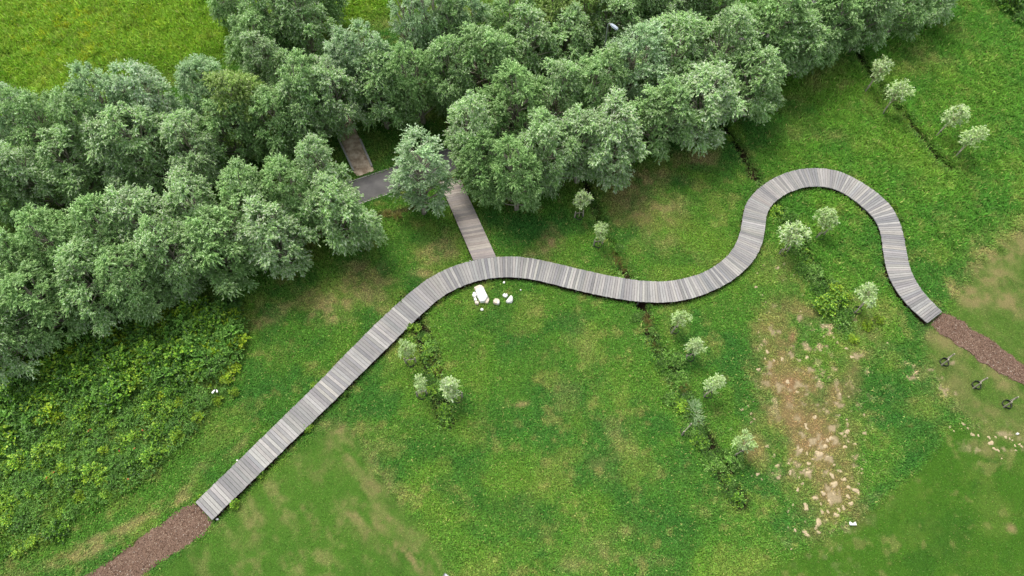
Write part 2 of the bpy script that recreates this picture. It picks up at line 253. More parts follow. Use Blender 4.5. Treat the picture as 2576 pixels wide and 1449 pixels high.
class MB:
    def __init__(s): s.v = []; s.f = []
    def add(s, vs, fs):
        o = len(s.v); s.v += [tuple(map(float, q)) for q in vs]; s.f += [tuple(i+o for i in f) for f in fs]
    def box(s, c, size, rz=0, m=None):
        x, y, z = size[0]/2, size[1]/2, size[2]/2; cs, sn = math.cos(rz), math.sin(rz); vs = []
        for dz in (-z, z):
            for dx, dy in ((-x, -y), (x, -y), (x, y), (-x, y)): vs.append((c[0]+dx*cs-dy*sn, c[1]+dx*sn+dy*cs, c[2]+dz))
        s.add(vs, [(3,2,1,0),(4,5,6,7),(0,1,5,4),(1,2,6,5),(2,3,7,6),(3,0,4,7)])
    def tube(s, pts, rad, n=6, cap=True):
        pts = [Vector(p) for p in pts]; rings = []
        for i, p in enumerate(pts):
            t = (pts[min(i+1, len(pts)-1)]-pts[max(i-1, 0)]).normalized()
            a = t.orthogonal().normalized() if i == 0 else (a0-t*a0.dot(t)).normalized()
            a0 = a; b = t.cross(a); r = rad[i] if hasattr(rad, '__len__') else rad
            rings.append([p+(a*math.cos(2*PI*k/n)+b*math.sin(2*PI*k/n))*r for k in range(n)])
        vs = [q for ring in rings for q in ring]; fs = []
        for i in range(len(pts)-1):
            for k in range(n): fs.append((i*n+k, i*n+(k+1) % n, (i+1)*n+(k+1) % n, (i+1)*n+k))
        if cap: fs += [tuple(range(n))[::-1], tuple((len(pts)-1)*n+k for k in range(n))]
        s.add(vs, fs)
    def mesh(s, name, sm=False):
        me = bpy.data.meshes.new(name); me.from_pydata(s.v, [], s.f); me.update()
        if sm:
            for p in me.polygons: p.use_smooth = True
        return me
    def build(s, name, mat, parent=None, sm=False): return new_obj(name, s.mesh(name, sm), mat, parent)
def empty(name, loc, rz=0, scale=(1, 1, 1)):
    o = bpy.data.objects.new(name, None); col.objects.link(o); o.location = loc; o.rotation_euler = (0, 0, rz); o.scale = scale
    o.empty_display_size = .3
    return o
def copy_tree(o, kids=None):
    c = o.copy(); col.objects.link(c)
    for ch in list(o.children):
        d = ch.copy(); col.objects.link(d); d.parent = c
        for g in list(ch.children):
            e = g.copy(); col.objects.link(e); e.parent = d
    return c

# ------------------------------------------------------------------ materials
def nodemat(name):
    m = bpy.data.materials.new(name); m.use_nodes = True; nt = m.node_tree
    b = nt.nodes['Principled BSDF']; return m, nt, b
def N(nt, t, **kw):
    n = nt.nodes.new(t)
    for k, v in kw.items(): setattr(n, k, v)
    return n
def ramp(nt, fac, stops):
    r = N(nt, 'ShaderNodeValToRGB'); e = r.color_ramp.elements
    e[0].position = stops[0][0]; e[0].color = (*stops[0][1], 1); e[1].position = stops[-1][0]; e[1].color = (*stops[-1][1], 1)
    for p, c in stops[1:-1]:
        q = e.new(p); q.color = (*c, 1)
    nt.links.new(fac, r.inputs[0]); return r.outputs[0]
def noise(nt, scale, detail=4, rough=.6, vec=None, coord='Object'):
    n = N(nt, 'ShaderNodeTexNoise'); n.inputs['Scale'].default_value = scale; n.inputs['Detail'].default_value = detail; n.inputs['Roughness'].default_value = rough
    if vec is None:
        tc = N(nt, 'ShaderNodeTexCoord'); vec = tc.outputs[coord]
    nt.links.new(vec, n.inputs['Vector']); return n.outputs['Fac']
def mixc(nt, fac, a, b, mode='MIX'):
    m = N(nt, 'ShaderNodeMix'); m.data_type = 'RGBA'; m.blend_type = mode
    for s, v in ((0, fac), (6, a), (7, b)):
        if hasattr(v, 'is_output'): nt.links.new(v, m.inputs[s])
        else: m.inputs[s].default_value = v if s == 0 else (*v, 1) if len(v) == 3 else v
    return m.outputs[2]
def bump(nt, b, h, s, d):
    n = N(nt, 'ShaderNodeBump'); n.inputs['Strength'].default_value = s; n.inputs['Distance'].default_value = d
    nt.links.new(h, n.inputs['Height']); nt.links.new(n.outputs[0], b.inputs['Normal'])
def simple(name, stops, scale=4, rough=.85, bs=.4, bd=.01, detail=6):
    m, nt, b = nodemat(name); f = noise(nt, scale, detail)
    nt.links.new(ramp(nt, f, stops), b.inputs['Base Color']); b.inputs['Roughness'].default_value = rough
    b.inputs['Specular IOR Level'].default_value = .25
    if bs: bump(nt, b, noise(nt, scale*4, 5), bs, bd)
    return m
def t3(c, k=1.0): return tuple(float(v)*k for v in c)

m_ground, nt, b = nodemat('grass_ground')
at = N(nt, 'ShaderNodeAttribute', attribute_name='tint')
f1 = noise(nt, 9, 6, .75); v1 = ramp(nt, f1, [(.3, (.62, .62, .62)), (.5, (.95, .95, .95)), (.7, (1.35, 1.32, 1.3))])
nt.links.new(mixc(nt, 1.0, at.outputs['Color'], v1, 'MULTIPLY'), b.inputs['Base Color']); b.inputs['Roughness'].default_value = .95
b.inputs['Specular IOR Level'].default_value = .1
bump(nt, b, noise(nt, 14, 6, .8), .8, .05)

def leafy(name, stops, trans=.25, rough=.55, spec=.3, objvar=.25, tint=False, tscale=1.0):
    """two-sided leaf: every leaf takes its own colour from the list"""
    m, nt, b = nodemat(name); g = N(nt, 'ShaderNodeNewGeometry')
    if tint:
        at = N(nt, 'ShaderNodeAttribute', attribute_name='tint'); c = at.outputs['Color']
    else:
        oi = N(nt, 'ShaderNodeObjectInfo')
        ad = N(nt, 'ShaderNodeMath', operation='MULTIPLY_ADD'); nt.links.new(oi.outputs['Random'], ad.inputs[0]); ad.inputs[1].default_value = objvar; ad.inputs[2].default_value = -objvar/2
        a2 = N(nt, 'ShaderNodeMath', operation='ADD'); nt.links.new(g.outputs['Random Per Island'], a2.inputs[0]); nt.links.new(ad.outputs[0], a2.inputs[1])
        c = ramp(nt, a2.outputs[0], stops)
        at = N(nt, 'ShaderNodeAttribute', attribute_name='tint'); c = mixc(nt, 1.0, c, at.outputs['Color'], 'MULTIPLY')
    nt.links.new(c, b.inputs['Base Color']); b.inputs['Roughness'].default_value = rough; b.inputs['Specular IOR Level'].default_value = spec
    tr = N(nt, 'ShaderNodeBsdfTranslucent'); nt.links.new(c, tr.inputs['Color'])
    mx = N(nt, 'ShaderNodeMixShader'); mx.inputs[0].default_value = trans
    out = nt.nodes['Material Output']; nt.links.new(b.outputs[0], mx.inputs[1]); nt.links.new(tr.outputs[0], mx.inputs[2]); nt.links.new(mx.outputs[0], out.inputs[0])
    return m
m_willow = leafy('willow_leaves', [(0, t3(S(98,132,68), 2.3)), (.4, t3(S(130,166,96), 2.2)), (.75, t3(S(164,194,134), 2.0)), (1, t3(S(220,234,200), 1.45))], .42, .5, .35, .4)
m_willow_p = leafy('willow_leaves_pale', [(0, t3(S(104,136,84), 2.3)), (.4, t3(S(138,170,116), 2.2)), (.75, t3(S(176,202,156), 2.0)), (1, t3(S(226,238,214), 1.45))], .42, .5, .35, .3)
m_willow_y = leafy('willow_leaves_olive', [(0, t3(S(90,120,46), 2.1)), (.4, t3(S(126,158,66), 2.0)), (.75, t3(S(156,182,100), 1.8)), (1, t3(S(196,210,150), 1.4))], .42, .5, .35, .22)
m_silver = leafy('young_tree_leaves', [(0, t3(S(124,160,74), 1.5)), (.35, t3(S(168,202,116), 1.55)), (.75, t3(S(206,230,164), 1.5)), (1, t3(S(236,246,210), 1.3))], .25, .5, .35, .2)
m_shrub = leafy('shrub_leaves', [(0, t3(S(52,92,28), 1.5)), (.4, t3(S(84,132,38), 1.7)), (.75, t3(S(122,166,50), 1.8)), (1, t3(S(164,194,62), 1.8))], .3, .45, .4, .55)
m_shrub_dk = leafy('dark_shrub_leaves', [(0, t3(S(48,86,26), 1.8)), (.5, t3(S(76,122,38), 1.9)), (1, t3(S(118,162,70), 1.9))], .3, .5, .35, .4)
m_ditch = leafy('ditch_leaves', [(0, t3(S(46,84,26), 1.4)), (.5, t3(S(76,122,38), 1.6)), (.85, t3(S(116,164,60), 1.8)), (1, t3(S(150,186,100), 1.8))], .3, .5, .35, .4)
m_shrub_yl = leafy('yellow_green_leaves', [(0, t3(S(84,124,28), 1.6)), (.5, t3(S(126,162,36), 1.6)), (1, t3(S(178,200,50), 1.6))], .3, .45, .4, .4)
m_blade = leafy('grass_blades', None, .3, .6, .25, tint=True)
m_bark_t = simple('tree_bark', [(.3, (.17, .15, .115)), (.7, (.34, .31, .25))], 6, .9)
m_bark_y = simple('young_bark', [(.3, t3(S(176,166,132), 1.3)), (.7, t3(S(214,204,172), 1.4))], 9, .8)

m_wood, nt, b = nodemat('weathered_planks')
g = N(nt, 'ShaderNodeNewGeometry'); tc = N(nt, 'ShaderNodeTexCoord'); mp = N(nt, 'ShaderNodeMapping'); mp.inputs['Scale'].default_value = (1.3, 26, 1)
nt.links.new(tc.outputs['UV'], mp.inputs[0])
streak = noise(nt, 1.0, 5, .7, mp.outputs[0])
base = ramp(nt, g.outputs['Random Per Island'], [(0, t3(S(154,154,155))), (.3, t3(S(169,168,167))), (.55, t3(S(179,177,174))), (.8, t3(S(190,188,184))), (1, t3(S(204,202,197)))])
c = mixc(nt, 1.0, base, ramp(nt, streak, [(.25, (.66, .68, .69)), (.5, (.97, .98, .975)), (.75, (1.11, 1.12, 1.11))]), 'MULTIPLY')
big = noise(nt, .55, 4, .6, tc.outputs['Object']); c = mixc(nt, 1.0, c, ramp(nt, big, [(.3, (.86, .85, .86)), (.7, (1.08, 1.06, 1.04))]), 'MULTIPLY')
sp = noise(nt, 7, 4, .7, tc.outputs['Object']); c = mixc(nt, 1.0, c, ramp(nt, sp, [(.3, (.88, .88, .88)), (.7, (1.08, 1.08, 1.08))]), 'MULTIPLY')
at = N(nt, 'ShaderNodeAttribute', attribute_name='tint'); c = mixc(nt, 1.0, c, at.outputs['Color'], 'MULTIPLY')
nt.links.new(c, b.inputs['Base Color']); b.inputs['Roughness'].default_value = .8; b.inputs['Specular IOR Level'].default_value = .25
bump(nt, b, streak, .5, .006)
m_beam = simple('dark_beam', [(.3, (.11, .105, .095)), (.7, (.2, .19, .175))], 5)
m_stake = simple('stake_wood', [(.3, t3(S(150,144,128), 1.3)), (.7, t3(S(192,184,166), 1.3))], 12, .85)
m_rubber = simple('black_rubber', [(.3, (.012, .013, .013)), (.7, (.035, .035, .033))], 14, .6)
m_asph, nt, b = nodemat('asphalt')
f1 = noise(nt, 1.2, 5); f2 = noise(nt, 40, 4, .8)
c = ramp(nt, f1, [(.3, t3(S(98,97,98))), (.7, t3(S(124,122,121)))]); c = mixc(nt, 1.0, c, ramp(nt, f2, [(.3, (.8, .8, .8)), (.7, (1.22, 1.21, 1.2))]), 'MULTIPLY')
at = N(nt, 'ShaderNodeAttribute', attribute_name='tint'); c = mixc(nt, 1.0, c, at.outputs['Color'], 'MULTIPLY')
nt.links.new(c, b.inputs['Base Color']); b.inputs['Roughness'].default_value = .9; bump(nt, b, f2, .3, .006)
m_barkp, nt, b = nodemat('bark_mulch')
f1 = noise(nt, 22, 6, .8); f2 = noise(nt, 1.1, 4)
c = ramp(nt, f1, [(.3, t3(S(78,56,46))), (.47, t3(S(122,96,80))), (.58, t3(S(152,124,104))), (.7, t3(S(204,180,158)))])
c = mixc(nt, 1.0, c, ramp(nt, f2, [(.3, (.8, .78, .76)), (.7, (1.15, 1.15, 1.15))]), 'MULTIPLY')
nt.links.new(c, b.inputs['Base Color']); b.inputs['Roughness'].default_value = .95; bump(nt, b, f1, .8, .04)
m_chip = leafy('bark_chips', [(0, t3(S(74,52,42))), (.4, t3(S(122,94,76))), (.8, t3(S(162,132,110))), (.975, t3(S(196,174,152))), (1, t3(S(226,218,204)))], .0, .85, .2, 0)
m_gravel = simple('sandy_gravel', [(.3, t3(S(150,128,104))), (.47, t3(S(200,178,152))), (.62, t3(S(238,218,192)))], 2, .95, .7, .03, 9)
m_kerb = simple('pale_concrete', [(.3, t3(S(168,166,160))), (.7, t3(S(206,204,196)))], 5, .8)
m_white = simple('white_limestone', [(.3, (.50, .49, .45)), (.48, (.70, .69, .66)), (.7, (.84, .83, .80))], 5, .8, .7, .03)
m_cream = simple('cream_limestone', [(.25, (.34, .29, .21)), (.5, (.52, .45, .36)), (.75, (.74, .69, .60))], 4, .9, .7, .03)
m_sand = simple('molehill_sand', [(.3, t3(S(190,168,126))), (.5, t3(S(218,198,158))), (.7, t3(S(242,226,192)))], 8, .95, .7, .03)
m_lamp = simple('grey_metal', [(.3, t3(S(176,190,204))), (.7, t3(S(206,218,228)))], 2, .4, 0)
m_pole = simple('pole_metal', [(.3, (.22, .23, .24)), (.7, (.30, .31, .32))], 2, .5, 0)
m_plast = simple('white_plastic', [(.3, (.72, .73, .72)), (.7, (.82, .82, .81))], 2, .5, 0)
m_black = simple('black_plastic', [(.3, (.02, .02, .022)), (.7, (.04, .04, .045))], 2, .5, 0)
m_orange = simple('orange_leaf', [(.3, t3(S(196,96,50))), (.7, t3(S(226,140,90)))], 4, .7, 0)
m_panelg = simple('dark_grey_paint', [(.3, t3(S(92,94,102))), (.7, t3(S(124,126,132)))], 2, .6, 0)
m_panelw = simple('pale_panel', [(.3, t3(S(196,198,206))), (.7, t3(S(222,224,228)))], 2, .5, 0)

# ------------------------------------------------------------------ ground
xs = np.concatenate([[-420, -260, -160, -110, -85, -70], np.arange(-62, 62.01, .16), [70, 85, 110, 160, 260, 420]])
ys = np.concatenate([[-320, -200, -120, -70, -40, -20, -9, -4], np.arange(0, 67.01, .16), [70, 75, 85, 100, 130, 180, 260, 420]])
gx, gy = np.meshgrid(xs, ys, indexing='ij'); fx, fy = gx.ravel(), gy.ravel()
gc, gh, gcov, gm, gmow = grass_data(fx, fy)
zz = ground_z(fx, fy)
flat = is_paved(fx, fy) & (np.abs(fx) < 62) & (fy > 0) & (fy < 67.5)
deckm = inpoly(fx, fy, deck_poly) | inpoly(fx, fy, spur)
zz = np.where(flat & ~deckm, np.minimum(zz, -.06), zz)
idx = np.arange(len(fx)).reshape(len(xs), len(ys))
fq = np.stack([idx[:-1, :-1], idx[1:, :-1], idx[1:, 1:], idx[:-1, 1:]], -1).reshape(-1, 4)
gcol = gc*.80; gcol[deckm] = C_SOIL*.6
g_o = new_obj('ground', np_mesh('ground', np.c_[fx, fy, zz], fq, True, gcol), m_ground); tag(g_o, kind='structure')

# ------------------------------------------------------------------ grass blades
def blades(n_try, dens_fn, name, ybox=(1, 64), seed=1):
    r = np.random.default_rng(seed)
    x = r.uniform(-57, 57, n_try).astype(np.float32); y = r.uniform(*ybox, n_try).astype(np.float32)
    px, py = project(x, y); k = (px > -70) & (px < 2646) & (py > -60) & (py < 1520); x, y = x[k], y[k]
    k = ~is_paved(x, y) & ~mole_mask(x, y); x, y = x[k], y[k]
    c, h, cov, mead, mow = grass_data(x, y)
    k = r.random(len(x)) < cov*dens_fn(mead, mow); x, y, c, h, mead, mow = x[k], y[k], c[k], h[k], mead[k], mow[k]
    # tussocks
    tus = fbm(x, y, .55, 51, 3); h = h*(.55+1.0*tus)*r.uniform(.6, 1.35, len(x))
    z = ground_z(x, y)-.01
    n = len(x); a = r.uniform(0, 2*PI, n); lean = r.uniform(.6, 1.4, n)
    wind = mead*.9+(h > .2)*.3
    dx = np.cos(a)*np.sin(lean)-wind*.45; dy = np.sin(a)*np.sin(lean)-wind*.35; dz = np.cos(lean)
    L = np.sqrt(dx*dx+dy*dy+dz*dz); dx, dy, dz = dx/L, dy/L, dz/L
    hl = h*1.25; w = np.clip(.014+.055*h, .014, .034)*r.uniform(.7, 1.3, n)
    sx, sy = -dy, dx; sl = np.sqrt(sx*sx+sy*sy)+1e-6; sx, sy = sx/sl*w, sy/sl*w
    p = np.c_[x, y, z]; t = p+np.c_[dx*hl, dy*hl, dz*hl]; s = np.c_[sx, sy, 0*sx]; m = p+np.c_[dx*hl*.55, dy*hl*.55, dz*hl*.66]
    V = np.stack([p-s*.5, m+s, t, m-s], 1).reshape(-1, 3)
    Fq = np.arange(n*4).reshape(n, 4)
    br = np.exp(r.normal(0, .20, n))*(.80+.44*fbm(x, y, .22, 61, 2)); hue = r.normal(0, .10, n)
    cc = c*br[:, None]; cc[:, 0] *= 1+hue; cc[:, 2] *= 1+hue*.6
    dry = r.random(n) < .03; cc[dry] = np.array(S(150,156,92))*br[dry, None]
    k_ = (1+.55*(1-mow)+1.0*np.clip(h-.12, 0, .3)-.36*mead)[:, None]*np.array([[1.41, 1.40, 1.32]]); cc = np.clip(cc*k_, 0, .8)
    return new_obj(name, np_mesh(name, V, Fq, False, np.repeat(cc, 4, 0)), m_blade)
go = blades(2500000, lambda a, b: .85-.05*b, 'grass', seed=5); tag(go, 'green grass and meadow growing over the open ground', 'grass', kind='stuff')

# ------------------------------------------------------------------ sheets: road, gravel, bark
def sheet(name, poly, z, mat, rag=0.0, step=.35, colors=None):
    p = dense(np.r_[poly, poly[:1]], step)[:-1]
    if rag:
        n = len(p); c = p.mean(0); nn = np.roll(p, -1, 0)-np.roll(p, 1, 0); nn = np.c_[nn[:, 1], -nn[:, 0]]/np.linalg.norm(nn, axis=1)[:, None]
        p = p+nn*((fbm(p[:, 0], p[:, 1], .6, 71, 5)-.5)*rag)[:, None]
    mb = MB(); n = len(p); vs = [(q[0], q[1], z) for q in p]+[(q[0], q[1], z-.12) for q in p]
    mb.add(vs, [tuple(range(n))]+[(i, i+n, (i+1) % n+n, (i+1) % n) for i in range(n)])
    o = mb.build(name, mat); return o
# asphalt with tree shade painted into its tint as lengthwise bands
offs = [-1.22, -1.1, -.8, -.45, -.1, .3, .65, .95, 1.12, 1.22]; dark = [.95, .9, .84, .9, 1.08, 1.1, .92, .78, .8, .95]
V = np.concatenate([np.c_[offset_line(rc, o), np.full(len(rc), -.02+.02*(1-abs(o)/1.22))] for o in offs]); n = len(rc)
Fq = np.array([(k*n+i, k*n+i+1, (k+1)*n+i+1, (k+1)*n+i) for k in range(len(offs)-1) for i in range(n-1)])[:, ::-1]
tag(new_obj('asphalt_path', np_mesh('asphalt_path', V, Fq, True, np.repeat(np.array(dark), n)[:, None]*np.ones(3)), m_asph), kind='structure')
for k, (sgn, zt) in enumerate(((1, .05), (-1, .05))):
    mb = MB(); a = offset_line(rc, sgn*1.225); bq = offset_line(rc, sgn*1.30)
    for i in range(n-1):
        q = [a[i], a[i+1], bq[i+1], bq[i]]
        mb.add([(v[0], v[1], -.1) for v in q]+[(v[0], v[1], zt-.03) for v in q], [(3,2,1,0),(4,5,6,7),(0,1,5,4),(2,3,7,6)])
    o = mb.build('path_edging', m_kerb); tag(o, ['narrow pale concrete edging strip along the %s side of the asphalt path' % s for s in ('far', 'near')][k], 'edging', 'edging strips of the asphalt path')
tag(sheet('gravel_path', gravel_poly, .03, m_gravel, .15), kind='structure')
for q0, q1, lab in (((905.6,349.3),(935.5,418),'right'), ((864.6,376.4),(889,428),'left')):
    z = .12; a = np.array(W2(*q0, z)); c = np.array(W2(*q1, z))
    if lab == 'left': a = a-(c-a)*.6
    d = (c-a); l = np.linalg.norm(d); mb = MB(); m = (a+c)/2
    mb.box((0, 0, 0), (l, .17, .32)); me = mb.mesh('kerb')
    o = new_obj('concrete_kerb', me, m_kerb); o.location = (m[0], m[1], .0); o.rotation_euler[2] = math.atan2(d[1], d[0])
    bv = o.modifiers.new('b', 'BEVEL'); bv.width = .015
    tag(o, 'raised white concrete kerb on the %s side of the gravel path' % lab, 'kerb', 'kerbs of the gravel path')
tag(sheet('bark_path', barkSW, .015, m_barkp, .7, .12), kind='structure')
tag(sheet('bark_path', barkNE, .015, m_barkp, .7, .12), kind='structure')
def chips(poly, n, name, label, seed):
    r = np.random.default_rng(seed); lo, hi = poly.min(0), poly.max(0)
    x = r.uniform(lo[0]-.3, hi[0]+.3, n); y = r.uniform(lo[1]-.3, hi[1]+.3, n)
    k = inpoly(x, y, poly); x, y = x[k], y[k]; n = len(x); x = x+r.normal(0, .11, n); y = y+r.normal(0, .11, n)
    a = r.uniform(0, 2*PI, n); l = r.uniform(.015, .05, n); w = r.uniform(.008, .022, n); tl = r.normal(0, .25, (n, 2))
    ca, sa = np.cos(a), np.sin(a); V = []
    for u, v in ((-1, -1), (1, -1), (1, 1), (-1, 1)):
        dx = u*l*ca-v*w*sa; dy = u*l*sa+v*w*ca
        V.append(np.c_[x+dx, y+dy, .035+dx*tl[:, 0]+dy*tl[:, 1]+r.uniform(0, .0001, n)])
    V = np.stack(V, 1).reshape(-1, 3)
    o = new_obj(name, np_mesh(name, V, np.arange(n*4).reshape(n, 4), False, np.ones((n*4, 3))), m_chip); tag(o, label, 'bark chips', kind='stuff')
chips(barkSW, 16000, 'bark_chips', 'reddish brown bark chips on the lower left path', 11)
chips(barkNE, 26000, 'bark_chips', 'reddish brown bark chips on the right hand path', 12)

# ------------------------------------------------------------------ boardwalk
def planks(quads, name, parent, dark=None):
    """quads: list of 4 ground points (a,b = one long edge left to right; c,d = the other)"""
    V, Fc, UV, CO = [], [], [], []
    r = np.random.default_rng(len(quads))
    for q in quads:
        o = len(V); z = DZ+r.uniform(-.004, .004); tw = r.uniform(-.003, .003)
        for zz_ in (z, z-.045):
            for i, p in enumerate(q): V.append((p[0], p[1], zz_+(tw if i in (0, 1) else -tw)))
        fs = [(0,1,2,3), (0,4,5,1), (1,5,6,2), (2,6,7,3), (3,7,4,0), (7,6,5,4)]
        L = np.linalg.norm(np.array(q[1])-q[0]); off = r.uniform(0, 50)
        uvv = [(off, off), (off+L, off), (off+L, off+.2), (off, off+.2)]*2
        tone = 1.0+.0*r.random(); tn = np.clip(r.normal(1, .04), .85, 1.15)
        for f in fs: Fc.append([o+i for i in f]); UV += [uvv[i] for i in f]
        CO += [(tn*(1+.015*r.normal()), tn, tn*(1+.02*r.normal()))]*8
    me = np_mesh(name, np.array(V), np.array(Fc), False, np.array(CO), np.array(UV))
    return new_obj(name, me, m_wood, parent)
def beam(mb, line, inset, zt, zb, w):
    L2 = offset_line(line, inset); L3 = offset_line(line, inset+w)
    for i in range(len(line)-1):
        q = [L2[i], L2[i+1], L3[i+1], L3[i]]
        mb.add([(v[0], v[1], zb) for v in q]+[(v[0], v[1], zt) for v in q], [(3,2,1,0),(4,5,6,7),(0,1,5,4),(1,2,6,5),(2,3,7,6),(3,0,4,7)])
bw = empty('boardwalk', (*mids[0], 0)); bw.location = (0, 0, 0)
tag(bw, 'long winding grey wooden boardwalk curving across the grass between two bark paths', 'boardwalk')
quads = []; s = 0.0; gap = .011
while s < DECKLEN-.1:
    pitch = .24 if s < DECKLEN*.36 else .20
    c0, t0, w0 = deck_at(s+gap); c1, t1, w1 = deck_at(min(s+pitch-gap, DECKLEN)); n0 = np.array([-t0[1], t0[0]]); n1 = np.array([-t1[1], t1[0]])
    j0 = random.uniform(-.02, .02); j1 = random.uniform(-.02, .02)
    quads.append([c0-n0*(w0/2+j0), c1-n1*(w1/2+j0), c1+n1*(w1/2+j1), c0+n0*(w0/2+j1)][::1])
    s += pitch
quads = [[q[0], q[3], q[2], q[1]][::-1] for q in quads]
quads = [[q[0], q[1], q[2], q[3]] for q in quads]
# order so that q0->q1 runs along the board
quads = [[q[1], q[2], q[3], q[0]] if np.linalg.norm(q[1]-q[0]) < np.linalg.norm(q[2]-q[1]) else q for q in quads]
planks(quads, 'deck', bw)
eL0, eR0 = deck_edge(0)
for e, sg in ((eL0, -1), (eR0, 1)):
    mb = MB(); beam(mb, e, sg*.09, DZ-.048, DZ-.20, sg*.07); mb.build('edge_beam', m_beam, bw)
for s in np.arange(.8, DECKLEN, 2.4):
    c, t, w = deck_at(s); nn = np.array([-t[1], t[0]])
    for sg in (-1, 1):
        p = c+nn*sg*(w/2-.13); mb = MB(); mb.box((p[0], p[1], .0), (.11, .11, (DZ-.06)*2-.06), math.atan2(t[1], t[0])); mb.build('post', m_beam, bw)
sw = empty('boardwalk', (0, 0, 0)); tag(sw, 'short straight brownish boardwalk leading from the asphalt path down to the long one', 'boardwalk')
a0, b0, b1, a1 = spur   # far left, far right, near right, near left
quads = []; nlen = np.linalg.norm((a1+b1)/2-(a0+b0)/2); ns = int(nlen/.235)
# the near end stops against the edge of the long boardwalk
def cut(p, d):
    t = 1.0
    while t > .8 and inpoly(np.array([p[0]+d[0]*t]), np.array([p[1]+d[1]*t]), deck_poly)[0]: t -= .002
    return t
tl, tr_ = cut(a0, a1-a0), cut(b0, b1-b0); tw_ = .5
for i in range(ns):
    t0, t1 = i/ns, (i+1)/ns; g = .006/nlen
    def pt(t): 
        # boards keep square to the walk, the last ones fan slightly to meet the curve
        k = 1.0; return a0+(a1-a0)*t*tl, b0+(b1-b0)*t*tr_
    pa, pb = pt(t0+g); pc, pd = pt(t1-g); quads.append([pa, pb, pd, pc])
quads = [q if np.cross(q[1]-q[0], q[2]-q[1]) > 0 else [q[3], q[2], q[1], q[0]] for q in quads]
dk = planks(quads, 'deck', sw)
ca = dk.data.color_attributes['tint']; arr = np.empty(len(ca.data)*4, np.float32); ca.data.foreach_get('color', arr); arr = arr.reshape(-1, 4); arr[:, 0] *= 1.18; arr[:, 1] *= 1.07; arr[:, 2] *= 1.0; ca.data.foreach_set('color', arr.ravel())
for p0, p1, sg in ((a0, a0+(a1-a0)*tl, 1), (b0, b0+(b1-b0)*tr_, -1)):
    mb = MB(); beam(mb, dense(np.array([p0, p1]), 1), sg*.03, DZ-.048, DZ-.22, sg*.07); mb.build('edge_beam', m_beam, sw)
# low timber board where the short walk meets the path
mb = MB(); c = (np.array(W2(1122, 446, .1))+np.array(W2(1144, 440, .1)))/2
d = np.array(b0)-a0; mb.box((*(a0+(b0-a0)*.5-(a1-a0)*.012), .18), (np.linalg.norm(d), .10, .34), math.atan2(d[1], d[0])); mb.build('end_board', simple('rusty_board', [(.3, t3(S(112,74,48))), (.7, t3(S(150,110,78)))], 9), sw)

